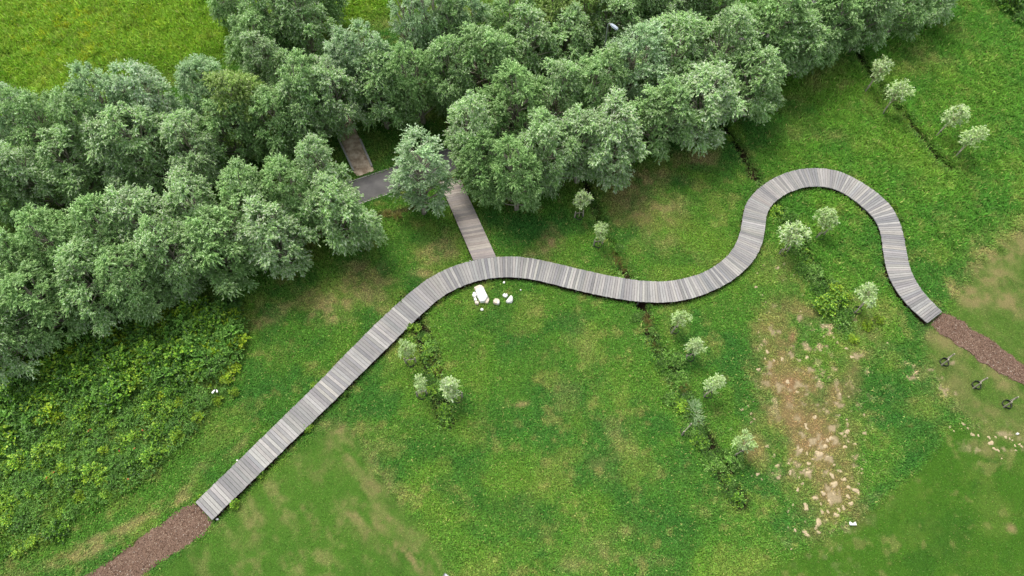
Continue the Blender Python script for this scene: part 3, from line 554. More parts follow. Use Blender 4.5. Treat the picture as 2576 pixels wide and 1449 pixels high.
# ------------------------------------------------------------------ trees
def leaves(P, D, size, ratio, r, bright=None, flat_=.4):
    """P base points, D directions -> rhombic leaves, random roll biased to face up"""
    n = len(P); D = D/np.linalg.norm(D, axis=1)[:, None]
    up = np.c_[r.normal(0, flat_, n), r.normal(0, flat_, n), np.ones(n)]
    Sd = np.cross(D, up); Sd /= np.linalg.norm(Sd, axis=1)[:, None]+1e-6
    L = size*r.uniform(.7, 1.3, n); w = L*ratio*.5; Nn = np.cross(Sd, D)
    mid = P+D*(L*.45)[:, None]+Nn*(L*.06)[:, None]
    V = np.stack([P, mid+Sd*w[:, None], P+D*L[:, None], mid-Sd*w[:, None]], 1).reshape(-1, 3)
    return V
def make_tree_mesh(seed, Rr, Ht, z0, nl, nt_, nlf, ls, lr, lobe, shape=.6, stems=3, droop=.25, inner=.35):
    r = np.random.default_rng(seed); mb = MB()
    # lobe positions inside the envelope
    cs = []; tries = 0
    while len(cs) < nl and tries < 20000:
        tries += 1
        u = r.random()**.85; a = r.uniform(0, 2*PI)
        env = Rr*(math.sin(PI*min(1, (u*.86+.12)))**shape)*(1-.35*u)
        env *= 1+.20*math.sin(2*a+seed+u*2)+.16*math.sin(5*a+seed*2+u*5)+.08*math.sin(9*a+seed)
        rad = env*math.sqrt(r.uniform(inner, 1)); z = z0+(Ht-z0)*u
        p = np.array([math.cos(a)*rad, math.sin(a)*rad, z])
        if all(np.linalg.norm((p-q)*(1, 1, .8)) > lobe*(.95 if tries < 8000 else .7) for q in cs): cs.append(p)
    st_tops = []
    for k in range(stems):
        a = 2*PI*k/stems+r.uniform(-.4, .4); sp = Rr*.28*r.uniform(.6, 1.2)
        if stems == 1: sp *= .15
        top = np.array([math.cos(a)*sp, math.sin(a)*sp, Ht*r.uniform(.72, .9)])
        b = np.array([math.cos(a)*.12*Rr/3, math.sin(a)*.12*Rr/3, -.15]); m = b*.6+top*.4+np.array([math.cos(a), math.sin(a), 0])*sp*-.1
        rt = .035*Ht/ (3 if Ht < 5 else 2.2)
        pts = [b, b*.8+m*.2, m, m*.5+top*.5, top]; mb.tube(pts, [rt*1.25, rt*.95, rt*.6, rt*.34, rt*.08], 7)
        st_tops.append((b, m, top))
    Ps, Ds, Br = [], [], []
    for c in cs:
        b, m, top = st_tops[int(np.argmin([np.linalg.norm(c[:2]-s_[1][:2]*1.2) for s_ in st_tops]))]
        zt = max(z0*.6, c[2]-r.uniform(.25, .45)*Ht*.5); f = min(1, max(.1, zt/top[2]))
        root = m*(f/.4)+b*(1-f/.4) if f < .4 else m+(top-m)*((f-.4)/.6)
        k_ = (root+c)/2+np.array([0, 0, -.08*lobe]); rb = .012*Ht/(1.6 if Ht > 5 else 1.8)
        mb.tube([root, k_, c], [rb, rb*.6, rb*.2], 4, False)
        ax = (c-np.array([0, 0, z0+(Ht-z0)*.35]))/np.array([Rr, Rr, Ht*.6]); ax = ax/(np.linalg.norm(ax)+1e-6)+np.array([0, 0, .55]); ax /= np.linalg.norm(ax)
        tone = math.exp(r.normal(0, .10)); ll = lobe*r.uniform(.6, 1.3)
        n = int(nt_*(ll/lobe)**2)
        D = r.normal(0, 1, (n, 3)); D /= np.linalg.norm(D, axis=1)[:, None]; D = D*.9*np.array([1, 1, 1.15])+ax*.7+np.array([0, 0, .25]); D /= np.linalg.norm(D, axis=1)[:, None]
        Lt = ll*r.uniform(.65, 1.15, n); t = np.tile(np.linspace(.12, 1, nlf), n)
        Dr = np.repeat(D, nlf, 0); Lr = np.repeat(Lt, nlf)
        P = c-ax*ll*.35+Dr*(t*Lr)[:, None]; P[:, 2] -= (t**2)*Lr*droop
        out = np.c_[P[:, 0], P[:, 1], np.zeros(len(P))]; out /= np.linalg.norm(out, axis=1)[:, None]+.1
        dl = Dr*(.5, .5, .3)+out*.3+r.normal(0, .42, P.shape)*(1, 1, .6); dl[:, 2] -= .15+droop
        Ps.append(P); Ds.append(dl); Br.append(np.full(len(P), tone)*np.exp(np.repeat(r.normal(0, .10, n), nlf)))
    P = np.concatenate(Ps); D = np.concatenate(Ds); Br = np.concatenate(Br)
    V = leaves(P, D, ls, lr, r); n = len(P); hue = 1+r.normal(0, .03, n)
    C = np.c_[Br*hue, Br, Br/hue]
    cm = np_mesh('crown', V, np.arange(n*4).reshape(n, 4), False, np.repeat(C, 4, 0))
    return mb.mesh('trunk', True), cm
TR, TH = 3.0, 8.6
variants = []
for k in range(7):
    tm, cm = make_tree_mesh(100+k, TR, TH+(k % 3-1)*.5, 1.6, 58, 36, 16, .20, .43, .86, .5, 3+(k % 2), .22)
    tm.materials.append(m_bark_t); variants.append((tm, cm))
tm, cm = make_tree_mesh(131, 1.9, 10.5, 1.8, 46, 27, 17, .165, .42, .75, .5, 2, .15); tm.materials.append(m_bark_t); variants.append((tm, cm))
for v in variants: v[1].materials.append(m_willow)
variants[7][1].materials.clear(); variants[7][1].materials.append(m_willow_p)
olive = []; pale = []
for k in (2, 5, 0):
    c2 = variants[k][1].copy(); c2.materials.clear(); c2.materials.append(m_willow_p); pale.append((variants[k][0], c2))
for k in (1, 4):
    c2 = variants[k][1].copy(); c2.materials.clear(); c2.materials.append(m_willow_y); olive.append((variants[k][0], c2))
ORD = ['first','second','third','fourth','fifth','sixth','seventh','eighth','ninth','tenth','eleventh','twelfth','thirteenth','fourteenth','fifteenth','sixteenth','seventeenth','eighteenth','nineteenth','twentieth','twenty-first','twenty-second','twenty-third','twenty-fourth','twenty-fifth','twenty-sixth','twenty-seventh','twenty-eighth']
def plant_tree(cx, cy, rp, h, var, label, group, name='willow_tree', zf=.56):
    zc = h*zf; x, y, _ = W(cx, cy, zc); rw = rp/ppm(cx, cy, zc)
    ex, ey = random.uniform(.88, 1.12), random.uniform(.88, 1.12)
    tm, cm = var; bR = 1.9 if cm is variants[7][1] else TR; bH = 10.5 if cm is variants[7][1] else TH
    e = empty(name, (x, y, gz(x, y)-.05), random.uniform(0, 2*PI), (rw/bR*ex, rw/bR*ey, h/bH)); tag(e, label, 'tree', group); e.rotation_euler[0] = random.uniform(-.08, .08); e.rotation_euler[1] = random.uniform(-.08, .08)
    new_obj('trunk', tm, None, e); new_obj('crown', cm, None, e); return e
# (x, y, crown radius in photo units, height m)
near_front = [(15,880,85,7.5),(95,790,95,8.5),(215,745,95,8.8),(330,725,85,8),(430,682,92,8.5),(555,622,92,8.2),(685,590,84,8),(826,527,90,8.6),(1048,440,66,9.2),(1212,418,70,8.2),(1300,440,76,8.4),(1385,385,78,8.6),(1462,372,70,8.2),(1545,345,88,8.6),(1660,290,88,8.6),(1775,255,92,8.8),(1885,205,85,8.6),(1985,145,88,8.6),(2085,95,80,8),(2185,65,75,7.8),(2280,25,66,7.4),(2365,-15,60,7)]
near_back = [(-10,740,90,9),(50,650,95,9.2),(160,605,95,9.2),(265,590,90,9.2),(380,560,92,9.4),(490,530,92,9.4),(610,505,90,9.2),(720,470,92,9.4),(805,430,85,9.8),(1175,325,82,9),(1300,275,92,9.4),(1395,245,80,9.2),(1500,205,90,9.6),(1600,165,88,9.6),(1700,125,92,9.8),(1810,105,92,9.8),(1920,60,90,9.6),(2040,30,88,9.2),(2150,-5,80,8.6)]
far_front = [(-20,500,95,8.6),(70,475,92,8.6),(170,455,92,8.6),(265,425,88,8.6),(370,410,92,8.6),(480,430,80,8),(575,385,80,8),(690,335,76,8.4),(770,300,88,9),(835,258,84,9),(952,248,84,9),(1050,235,84,9),(1140,215,80,9),(1215,180,88,9.4),(1320,150,82,9.2),(1415,130,76,9),(1530,85,70,8),(1610,25,70,7.6)]
far_back = [(5,300,74,9.4),(95,325,78,9.4),(205,320,72,9.8),(280,280,82,9.8),(390,270,78,9.8),(530,230,78,9.8),(610,270,80,9.6),(755,240,74,9.6),(872,165,66,9.8),(935,185,76,9.6),(1120,110,60,9.4),(1180,60,72,9.8),(1290,60,76,9.8),(1395,40,76,9.6),(1490,20,74,9.4),(1580,-20,70,9)]
cluster = [(560,-10,60,8),(640,95,66,8.4),(690,40,70,9),(758,48,72,9.6),(775,-45,70,9.6),(680,150,58,7.6),(725,185,50,6.5),(1640,-50,66,9),(1720,-30,70,8),(1800,-20,70,8.5)]
near_front = [(a, b-(48 if a < 250 else 25 if a < 450 else 0)-(28 if a > 1900 else 0), c, d) for a, b, c, d in near_front]
near_back = [(a, b+(10 if a < 900 else 6), c*(.88 if a < 900 else 1), d) for a, b, c, d in near_back]
far_front = [(a, b-(48 if a < 600 else 28), c*.92, d) for a, b, c, d in far_front]
rowinfo = [(near_front, 'on the near row lawn edge', 'willows on the lawn side of the near row', 'silvery green willow'),
 (near_back, 'on the near row path side', 'willows on the path side of the near row', 'tall grey green willow'),
 (far_front, 'in the far row front line', 'willows in front of the far row', 'deep green willow'),
 (far_back, 'on the far row meadow edge', 'willows at the back of the far row', 'pale topped willow')]
vi = 0
for rows, where, group, what in rowinfo:
    for i, (cx, cy, rp, h) in enumerate(rows):
        var = variants[vi % 7]; vi += 3
        if (cx, cy) in ((530,230),(935,185),(872,165),(1180,60),(805,438),(5,300),(270,311),(1600,171),(280,280),(390,270)): var = pale[i % 3]
        if cx == 1048: var = variants[7]
        if (cx, cy) in ((1395,40),(1490,20),(610,270),(1415,130)): var = olive[i % 2]
        plant_tree(cx, cy, rp*1.04, h, var, '%s, %s from the left %s' % (what, ORD[i], where) if cx != 1048 else 'lone silvery willow standing between the asphalt path gap and the short boardwalk', group)
for (cx, cy, rp, h), lab in zip([(1032,95,50,11.5),(1088,70,58,12)], ['narrow pointed pale willow, left of the two tallest tops in the far row', 'narrow pointed pale willow, right of the two tallest tops in the far row']):
    plant_tree(cx, cy, rp, h, variants[7], lab, 'tall narrow willows in the far row')
cl_lab = ['leftmost willow of the clump beside the meadow, cut by the top edge','round willow on the meadow side of the upper clump','middle willow of the clump standing out into the meadow','large pale willow at the right side of the meadow clump','willow at the top of the meadow clump, cut by the frame','small dark willow at the lower end of the meadow clump','smallest willow between the meadow clump and the far row','leftmost dark willow at the top edge behind the street lamp','middle dark willow at the top edge behind the street lamp','rightmost dark willow at the top edge behind the street lamp']
for i, ((cx, cy, rp, h), lab) in enumerate(zip(cluster, cl_lab)):
    plant_tree(cx, cy, rp*1.05, h, variants[(i*2+1) % 7], lab, 'willows of the clump in the meadow' if i < 7 else 'dark willows behind the lamp')

# young trees with their root guards
sv = []
for k in range(4):
    tm, cm = make_tree_mesh(300+k, 1.05, 4.0, 2.05, 26, 9, 8, .15, .5, .40, .6, 1, .1, .15)
    tm.materials.append(m_bark_y); cm.materials.append(m_silver); sv.append((tm, cm))
def guard_meshes():
    mb = MB(); n = 20; r0, r1 = .30, .328
    vs = []
    for k in range(n):
        a = 2*PI*k/n; w = 1+.06*math.sin(3*a+.5); dz = .02*math.sin(2*a)
        for rr, z in ((r0, -.03), (r1, -.03), (r1*.99, .13+dz), (r0*1.0, .13+dz)): vs.append((math.cos(a)*rr*w, math.sin(a)*rr*w, z))
    fs = []
    for k in range(n):
        o = k*4; q = ((k+1) % n)*4
        for i in range(4): fs.append((o+i, o+(i+1) % 4, q+(i+1) % 4, q+i))
    mb.add(vs, fs); ring = mb.mesh('ring', True); ring.materials.append(m_rubber)
    st_ = MB(); st_.tube([(0, 0, -.2), (0, 0, .85), (0, 0, .90)], [.055, .055, .04], 7); stm = st_.mesh('stake'); stm.materials.append(m_stake)
    b_ = MB(); b_.tube([(-.36, 0, .62), (-.12, .015, .60), (.12, .015, .60), (.36, 0, .62)], .022, 5); bm_ = b_.mesh('strap'); bm_.materials.append(m_stake)
    return ring, stm, bm_
ringm, stakem, strapm = guard_meshes()
def guard(x, y, rz, label, hs=1.0):
    e = empty('tree_guard', (x, y, gz(x, y)+.02), rz); tag(e, label, 'tree guard', 'root guards of the young trees')
    new_obj('ring', ringm, None, e)
    for sx in (-.37, .37):
        o = new_obj('stake', stakem, None, e); o.location = (sx, 0, 0); o.scale = (1, 1, hs*random.uniform(.92, 1.08)); o.rotation_euler = (random.uniform(-.05, .05), random.uniform(-.06, .06), 0)
    o = new_obj('strap', strapm, None, e); o.scale = (1, 1, hs); return e
sapl = [ # base, crown centre, radius, label
 ((1034,913),(1020,872),27,'sparse young tree right beside the lower stretch of the long boardwalk'),
 ((1062,994),(1056,960),24,'smallest of the three young trees by the left ditch, below the first one'),
 ((1151,1004),(1132,972),34,'fullest young tree by the left ditch, right hand one of the pair'),
 ((1456,546),(1463,500),27,'young tree in a wooden framed ring nearest the willow row in the middle field'),
 ((1504,616),(1512,577),24,'thin young tree between the near willow row and the boardwalk, second down the middle ditch'),
 ((1696,831),(1714,800),27,'young tree just below the boardwalk on the right of the middle ditch'),
 ((1735,900),(1750,870),28,'spreading young tree second below the boardwalk beside the middle ditch'),
 ((1780,992),(1804,962),30,'young tree third below the boardwalk beside the middle ditch'),
 ((1858,1142),(1875,1111),33,'dense grey green young tree beside the sandy patch at the lower ditch end'),
 ((1970,636),(1996,590),41,'largest and most silvery young tree inside the boardwalk loop'),
 ((2062,596),(2082,550),32,'slender young tree standing right of the silvery one inside the boardwalk loop'),
 ((2156,781),(2184,737),32,'young tree beside the yellow green shrubs left of the last boardwalk bend'),
 ((2181,225),(2216,173),32,'uppermost young tree right of the willow row, its stem leaning out of a dark guard'),
 ((2224,281),(2262,231),35,'second young tree from the top on the right slope'),
 ((2360,337),(2406,293),36,'third young tree from the top on the right slope, rounder crown'),
 ((2407,390),(2452,345),36,'lowest of the four young trees on the right slope')]
GL = ['ring and two stakes at the young tree by the lower boardwalk stretch','ring and stakes at the smallest tree by the left ditch','stakes almost hidden under the fullest tree by the left ditch','round dark ring framed by two stakes nearest the willow row','ring and stakes at the thin tree by the upper middle ditch',
'black ring at the first young tree below the boardwalk, middle ditch','black ring at the second young tree below the boardwalk, middle ditch','black ring at the third young tree below the boardwalk, middle ditch','ring hidden beneath the dense tree beside the sandy patch','black ring under the largest silvery tree in the loop','ring and stakes at the slender tree inside the loop','leaning stakes at the tree by the yellow green shrubs','stakes and dark ring at the uppermost tree on the right slope','stakes at the second tree from the top on the right slope','stakes at the third tree from the top on the right slope','stakes at the lowest young tree on the right slope']
for i, (b0_, c0_, rp, lab) in enumerate(sapl):
    x, y, _ = W(*b0_, 0)
    # height at which the crown centre appears above the base
    best = min(np.arange(1.6, 4.2, .05), key=lambda z: math.hypot(*(np.array(project(x, y, z))-c0_)))
    zc = float(best)*.96; cxw, cyw, _ = W(*c0_, zc); rw = rp/ppm(*c0_, zc)
    h = zc+rw*1.15; tm, cm = sv[i % 4]
    e = empty('young_tree', (x, y, gz(x, y)), 0, (1, 1, 1)); tag(e, lab, 'young tree', 'young trees planted along the ditches')
    rw *= .84; h = zc+rw*1.15
    sh = Matrix(((rw/1.05, 0, (cxw-x)/zc*h/4.0, 0), (0, rw/1.05, (cyw-y)/zc*h/4.0, 0), (0, 0, h/4.0, 0), (0, 0, 0, 1)))
    tm2 = tm.copy(); cm2 = cm.copy(); rot = Matrix.Rotation(random.uniform(0, 6.28), 4, 'Z')
    tm2.transform(sh @ rot); cm2.transform(sh @ rot)
    new_obj('trunk', tm2, None, e); new_obj('crown', cm2, None, e)
    if rp > 24 or i in (1, 4): guard(x, y, [.1,.3,.4,.2,.2,.8,.4,.6,.5,.3,.4,.7,.9,.9,.8,.8][i], GL[i])
for (qx, qy), rz, lab in [((1723,1086),.8,'empty tree guard with leaning stakes left of the reedy ditch'),((2375,911),.75,'empty tree guard nearest the boardwalk end, upper of three below the bark path'),((2456,969),.65,'middle empty tree guard below the right bark path'),((2532,1017),.65,'empty tree guard farthest right with bare brown soil inside')]:
    x, y, _ = W(qx, qy, 0); g = guard(x, y, rz, lab, 1.15)
# bare soil inside the rings stays part of the ground

# ------------------------------------------------------------------ shrubs
def shrub_mesh(seed, Rr, Hs, nl, nt_, nlf, ls, lr, mat, up=.6, dens=.42):
    r = np.random.default_rng(seed); Ps, Ds, Br = [], [], []; mb = MB(); cs = []
    for _ in range(nl*30):
        a = r.uniform(0, 2*PI); u = math.sqrt(r.random()); p = np.array([math.cos(a)*Rr*u, math.sin(a)*Rr*u, Hs*(.35+.65*math.sqrt(max(0, 1-u*u)))*r.uniform(.55, 1)])
        if all(np.linalg.norm(p-q) > Rr*dens for q in cs): cs.append(p)
        if len(cs) >= nl: break
    for c in cs:
        mb.tube([(0, 0, -.05), (c[0]*.4, c[1]*.4, c[2]*.5), tuple(c)], [.02, .014, .006], 4, False)
        ll = Rr*dens*r.uniform(.8, 1.3); D = r.normal(0, 1, (nt_, 3)); D[:, 2] = abs(D[:, 2])*up; D /= np.linalg.norm(D, axis=1)[:, None]
        t = np.tile(np.linspace(.15, 1, nlf), nt_); Dr = np.repeat(D, nlf, 0); P = c+Dr*(t*ll)[:, None]; P[:, 2] -= t*t*ll*.3
        Ps.append(P); Ds.append(Dr+r.normal(0, .7, P.shape)*(1, 1, .5)); Br.append(np.full(len(P), math.exp(r.normal(0, .18))))
    P = np.concatenate(Ps); D = np.concatenate(Ds); Br = np.concatenate(Br); P[:, 2] = np.maximum(P[:, 2], .02)
    n = len(P); V = leaves(P, D, ls, lr, r, flat_=.35); C = np.c_[Br, Br, Br]
    cm = np_mesh('foliage', V, np.arange(n*4).reshape(n, 4), False, np.repeat(C, 4, 0)); cm.materials.append(mat)
    tm = mb.mesh('stems'); tm.materials.append(m_bark_t); return tm, cm
sh_b = [shrub_mesh(400+k, .75, .95, 17, 9, 8, .15, .75, m_shrub) for k in range(5)]
sh_d = [shrub_mesh(420+k, .75, .8, 17, 9, 9, .12, .6, m_shrub_dk) for k in range(3)]
sh_t = [shrub_mesh(460+k, .75, .7, 17, 9, 9, .12, .6, m_ditch) for k in range(4)]
sh_y = [shrub_mesh(440+k, .6, .75, 13, 8, 8, .12, .7, m_shrub_yl) for k in range(3)]
def put_shrub(x, y, s, var, label, group, name='shrub', sz=1.0, cat='shrub'):
    e = empty(name, (x, y, gz(x, y)), random.uniform(0, 6.28), (s, s, s*sz)); tag(e, label, cat, group)
    new_obj('stems', var[0], None, e); new_obj('foliage', var[1], None, e)
r = np.random.default_rng(17); pts = []; lo, hi = thick.min(0), thick.max(0); tries = 0
while len(pts) < 250 and tries < 40000:
    tries += 1
    x, y = r.uniform(lo[0], hi[0]), r.uniform(lo[1], hi[1])
    if not inpoly(np.array([x]), np.array([y]), thick)[0]: continue
    px, py = project(x, y)
    if px < -40: continue
    # dense belt at the top, thinner towards the lower path
    dep = (py-(960-.33*px))/420.0
    dn = 1.0 if dep < .34 else max(.06, .55-dep*.6)
    if px > 350 and py > 960: dn *= .45
    if r.random() > dn: continue
    md = .75 if dep < .34 else .65
    if all((x-a)**2+(y-b)**2 > md*md for a, b, *_ in pts): pts.append((x, y, dep, px, py))
for x, y, dep, px, py in pts:
    s = r.uniform(.9, 1.5) if dep < .34 else r.uniform(.4, .85); k = r.random()
    if dep < -.06 or k < .32: put_shrub(x, y, s*1.05, sh_d[r.integers(3)], 'dark green leafy shrub in the lower left thicket', 'dark shrubs of the thicket')
    elif k > .91 or (px > 430 and k > .66): put_shrub(x, y, s, sh_y[r.integers(3)], 'yellow green shrub in the lower left thicket', 'yellow green shrubs of the thicket')
    else: put_shrub(x, y, s, sh_b[r.integers(5)], 'bright green shrub in the lower left thicket', 'bright green shrubs of the thicket')
# undergrowth: nobody could count the weeds between the shrubs
def weeds(name, label, pts_fn, n, ls, mat, hmax, seed):
    r = np.random.default_rng(seed); x, y, hs = pts_fn(r, n); k = ~is_paved(x, y); x, y, hs = x[k], y[k], hs[k]
    n = len(x); m = 6
    P = np.repeat(np.c_[x, y, ground_z(x, y)], m, 0); hh = np.repeat(hs, m)*r.uniform(.2, 1, n*m)*hmax
    P[:, 0] += r.normal(0, .06, n*m); P[:, 1] += r.normal(0, .06, n*m); P[:, 2] += hh
    D = r.normal(0, 1, (n*m, 3)); D[:, 2] = r.uniform(-.1, .7, n*m)
    V = leaves(P, D, ls, .5, r, flat_=.4); br = np.exp(r.normal(0, .15, n*m))*(.75+.5*fbm(P[:, 0], P[:, 1], .8, 81, 3))
    o = new_obj(name, np_mesh(name, V, np.arange(n*m*4).reshape(-1, 4), False, np.repeat(np.c_[br, br, br], 4, 0)), mat); tag(o, label, 'weeds', kind='stuff')
def in_thick(r, n):
    x = r.uniform(lo[0], hi[0], n); y = r.uniform(lo[1], hi[1], n); px, py = project(x, y); k = inpoly(x, y, thick) & (r.random(n) < (.15+.85*sstep(.42, .6, fbm(x, y, 1.2, 83, 3)))*(1-.5*sstep(.3, .5, (py-(960-.33*px))/420.))); return x[k], y[k], np.ones(k.sum())
weeds('undergrowth', 'low weeds and nettles filling the lower left thicket', in_thick, 26000, .13, m_shrub_dk, .45, 21)
def along(keys, w, dn):
    def f(r, n):
        X, Y = [], []
        for k, f0, f1 in keys:
            c = ditches[k]; c = c[int(f0*len(c)):int(f1*len(c))+1]; L = len(c)*.25; m = int(L*dn)
            t = r.uniform(0, len(c)-1, m); i = t.astype(int); j_ = np.minimum(i+1, len(c)-1); p = c[i]+(c[j_]-c[i])*(t-i)[:, None]
            p = p+r.normal(0, w, p.shape); X.append(p[:, 0]); Y.append(p[:, 1])
        x, y = np.concatenate(X), np.concatenate(Y); k = fbm(x, y, .9, 85, 2) > .42
        return x[k], y[k], np.ones(k.sum())
    return f
weeds('ditch_weeds', 'mixed low weeds lining the shallow ditches', along([('A',.05,.98),('B',.1,1),('C',.1,1),('D',.1,.9)], .48, 26), 0, .11, m_ditch, .3, 22)
weeds('ditch_weeds', 'brighter leafy weeds on the ditch banks', along([('A',.5,1),('B',.2,1),('C',.45,1),('D',.3,.6)], .5, 26), 0, .10, m_shrub, .25, 23)
def dshrubs(key, f0, f1, n, s0, s1, var, label, group, w=.35, seed=1):
    r = np.random.default_rng(seed); c = ditches[key]
    for i in range(n):
        p = c[min(len(c)-1, int((f0+(f1-f0)*(i+r.random())/n)*len(c)))]+r.normal(0, w, 2)
        if is_paved(np.array([p[0]]), np.array([p[1]]))[0]: continue
        put_shrub(p[0], p[1], r.uniform(s0, s1), var[r.integers(len(var))], label, group, 'ditch_plant', cat='plant')
dshrubs('A', .60, .99, 34, .45, .85, sh_t+sh_t+sh_b[:3], 'low leafy plant on the bank of the middle ditch', 'plants along the middle ditch', .4, 31)
dshrubs('A', .30, .60, 7, .2, .36, sh_b, 'small bright plant beside the upper middle ditch', 'bright plants along the middle ditch', .45, 32)
dshrubs('A', .06, .30, 9, .25, .5, sh_t, 'dark leafy plant in the middle ditch above the boardwalk', 'plants in the upper middle ditch', .3, 41)
dshrubs('A', .42, .62, 8, .25, .5, sh_t, 'dark leafy plant in the middle ditch below the boardwalk', 'plants in the middle ditch below the boardwalk', .35, 42)
dshrubs('B', .12, 1, 24, .4, .75, sh_t+sh_b[:2], 'low leafy plant in the left ditch', 'plants along the left ditch', .28, 33)
dshrubs('C', .42, .97, 30, .5, .95, sh_t+sh_b[:2], 'leafy plant in the ditch inside the boardwalk loop', 'plants along the loop ditch', .45, 34)
dshrubs('C', .10, .3, 4, .2, .4, sh_b, 'small plant in the ditch above the boardwalk loop', 'plants above the loop', .3, 35)
dshrubs('D', .45, .75, 6, .3, .5, sh_b, 'bright low plant in the ditch on the right slope', 'plants along the right slope ditch', .4, 36)
for (qx, qy, s, v, lab) in [(2122,805,1.15,sh_t[0],'broad green shrub at the lower end of the ditch in the loop'),(2132,832,1.0,sh_t[2],'rounded green shrub lowest on the loop ditch'),(2105,725,.8,sh_y[0],'yellow green shrub halfway down the loop ditch'),(2128,745,.75,sh_y[1],'yellow flowering shrub right of the loop ditch'),(2185,815,.7,sh_y[2],'sprawling yellow green shrub below the young tree on the right'),(2215,800,.6,sh_y[0],'small yellow green shrub right of the sprawling one'),(2150,850,.6,sh_y[1],'yellowish shrub beside the sandy patch'),(2545,10,1.3,sh_b[3],'green bush in the top right corner'),(2572,45,1.0,sh_d[2],'dark bush at the right edge near the top corner'),(2510,-5,1.2,sh_d[1],'dark bush at the top edge left of the corner bush'),(585,985,.55,sh_y[0],'yellowish shrub on the right edge of the thicket by the litter'),(560,800,.9,sh_y[1],'bright yellow green shrub at the upper right tip of the thicket'),(548,870,.9,sh_y[2],'yellow shrub at the right side of the thicket'),(572,900,.8,sh_y[0],'rounded yellow shrub low on the right side of the thicket'),(1475,585,.001,sh_b[0],'')]:
    if s > .01:
        x, y, _ = W(qx, qy, .4); put_shrub(x, y, s, v, lab, None)
# leafy docks along the edges of the boardwalk
for i, (qx, qy, s) in enumerate([(775,1075,.34),(652,1192,.3),(590,1268,.34),(1005,758,.34),(1030,822,.36),(1110,748,.26),(498,1256,.3),(790,968,.26),(2250,520,.3),(2262,548,.34),(2266,575,.3),(2271,592,.26),(2240,508,.25),(870,990,.25),(905,935,.25),(1150,728,.22),(2225,655,.26),(2222,600,.25),(960,675+160,.2)]):
    x, y, _ = W(qx, qy, .25); put_shrub(x, y, s*1.15, sh_b[i % 5], 'small leafy weed growing against the edge of the long boardwalk', 'weeds at the boardwalk edge', 'weed', 1.3, 'weed')
# reeds
mb = MB(); rr = random.Random(4)
for _ in range(170):
    a = rr.uniform(0, 6.28); d = rr.uniform(0, .25)*rr.random(); L = rr.uniform(.4, .8); ln = rr.uniform(.5, 1.3); x0, y0 = math.cos(a)*d, math.sin(a)*d; a2 = a+rr.uniform(-.5, .5)
    t = (x0+math.cos(a2)*L*math.sin(ln), y0+math.sin(a2)*L*math.sin(ln), L*math.cos(ln)); sx, sy = -math.sin(a2)*.013, math.cos(a2)*.013
    m = ((x0*.45+t[0]*.55), (y0*.45+t[1]*.55), t[2]*.66); mb.add([(x0-sx, y0-sy, 0), (m[0]+sx, m[1]+sy, m[2]), t, (m[0]-sx, m[1]-sy, m[2])], [(0,1,2,3)])
reedm = mb.mesh('reed_tuft'); reedm.color_attributes.new('tint', 'FLOAT_COLOR', 'POINT').data.foreach_set('color', np.ones(len(reedm.vertices)*4, np.float32))
reedm.materials.append(leafy('reed_leaves', [(0, t3(S(96,132,80), 2.2)), (.5, t3(S(130,160,110), 2.2)), (1, t3(S(176,192,150), 2.0))], .2, .6, .3, .3))
reed_b = reedm.copy(); reed_b.materials.clear(); reed_b.materials.append(leafy('rusty_sedge', [(0, t3(S(88,72,40), 1.4)), (.5, t3(S(114,110,50), 1.5)), (1, t3(S(154,146,80), 1.5))], .2, .6, .3, .3))
for i, (qx, qy, s, b_) in enumerate([(1735,1012,1,0),(1742,1028,1.1,0),(1750,1045,1.1,0),(1757,1060,.9,0),(1728,1000,.8,0),(1748,1020,.8,0),(1762,1078,.9,1),(1722,975,.8,1),(1690,915,.9,1),(1653,868,.8,1),(1628,815,.9,1),(1557,655,.8,1),(1551,635,.8,1),(1572,672,.7,1),(1632,800,.8,1),(1085,895,.9,1),(1092,905,.8,1),(1104,930,.7,1),(1000,545,.8,1),(975,540,.8,1),(1120,1045,.7,1)]):
    x, y, _ = W(qx, qy, 0); o = new_obj('reed_tuft' if not b_ else 'sedge_tuft', [reedm, reed_b][b_]); o.location = (x, y, gz(x, y)); o.scale = (s, s, s); o.rotation_euler[2] = i
    tag(o, ['blue green reed tuft in the lower middle ditch', 'rusty brown sedge tuft in a ditch'][b_], ['reeds', 'sedge'][b_], ['reed tufts in the middle ditch', 'sedge tufts in the ditches'][b_])

# ------------------------------------------------------------------ molehills
def blob_mesh(seed, flat_=.35, n=14, m=6, rough=.25):
    r = random.Random(seed); mb = MB(); vs = []; ph = [r.uniform(0, 6) for _ in range(4)]
    for j_ in range(m):
        u = j_/(m-1)
        for k in range(n):
            a = 2*PI*k/n; rad = (1-u**1.4)*(1+rough*math.sin(2*a+ph[0])+rough*.6*math.sin(3*a+ph[1])+r.uniform(-.08, .08)) if j_ < m-1 else .02
            vs.append((math.cos(a)*rad, math.sin(a)*rad, flat_*(1-(1-u)**1.6)+r.uniform(-.02, .02)-.03*(j_ == 0)))
    fs = [(j_*n+k, j_*n+(k+1) % n, (j_+1)*n+(k+1) % n, (j_+1)*n+k) for j_ in range(m-1) for k in range(n)]+[tuple((m-1)*n+k for k in range(n))]
    mb.add(vs, fs); me = mb.mesh('molehill', True); me.materials.append(m_sand); return me
mh = [blob_mesh(500+k) for k in range(7)]
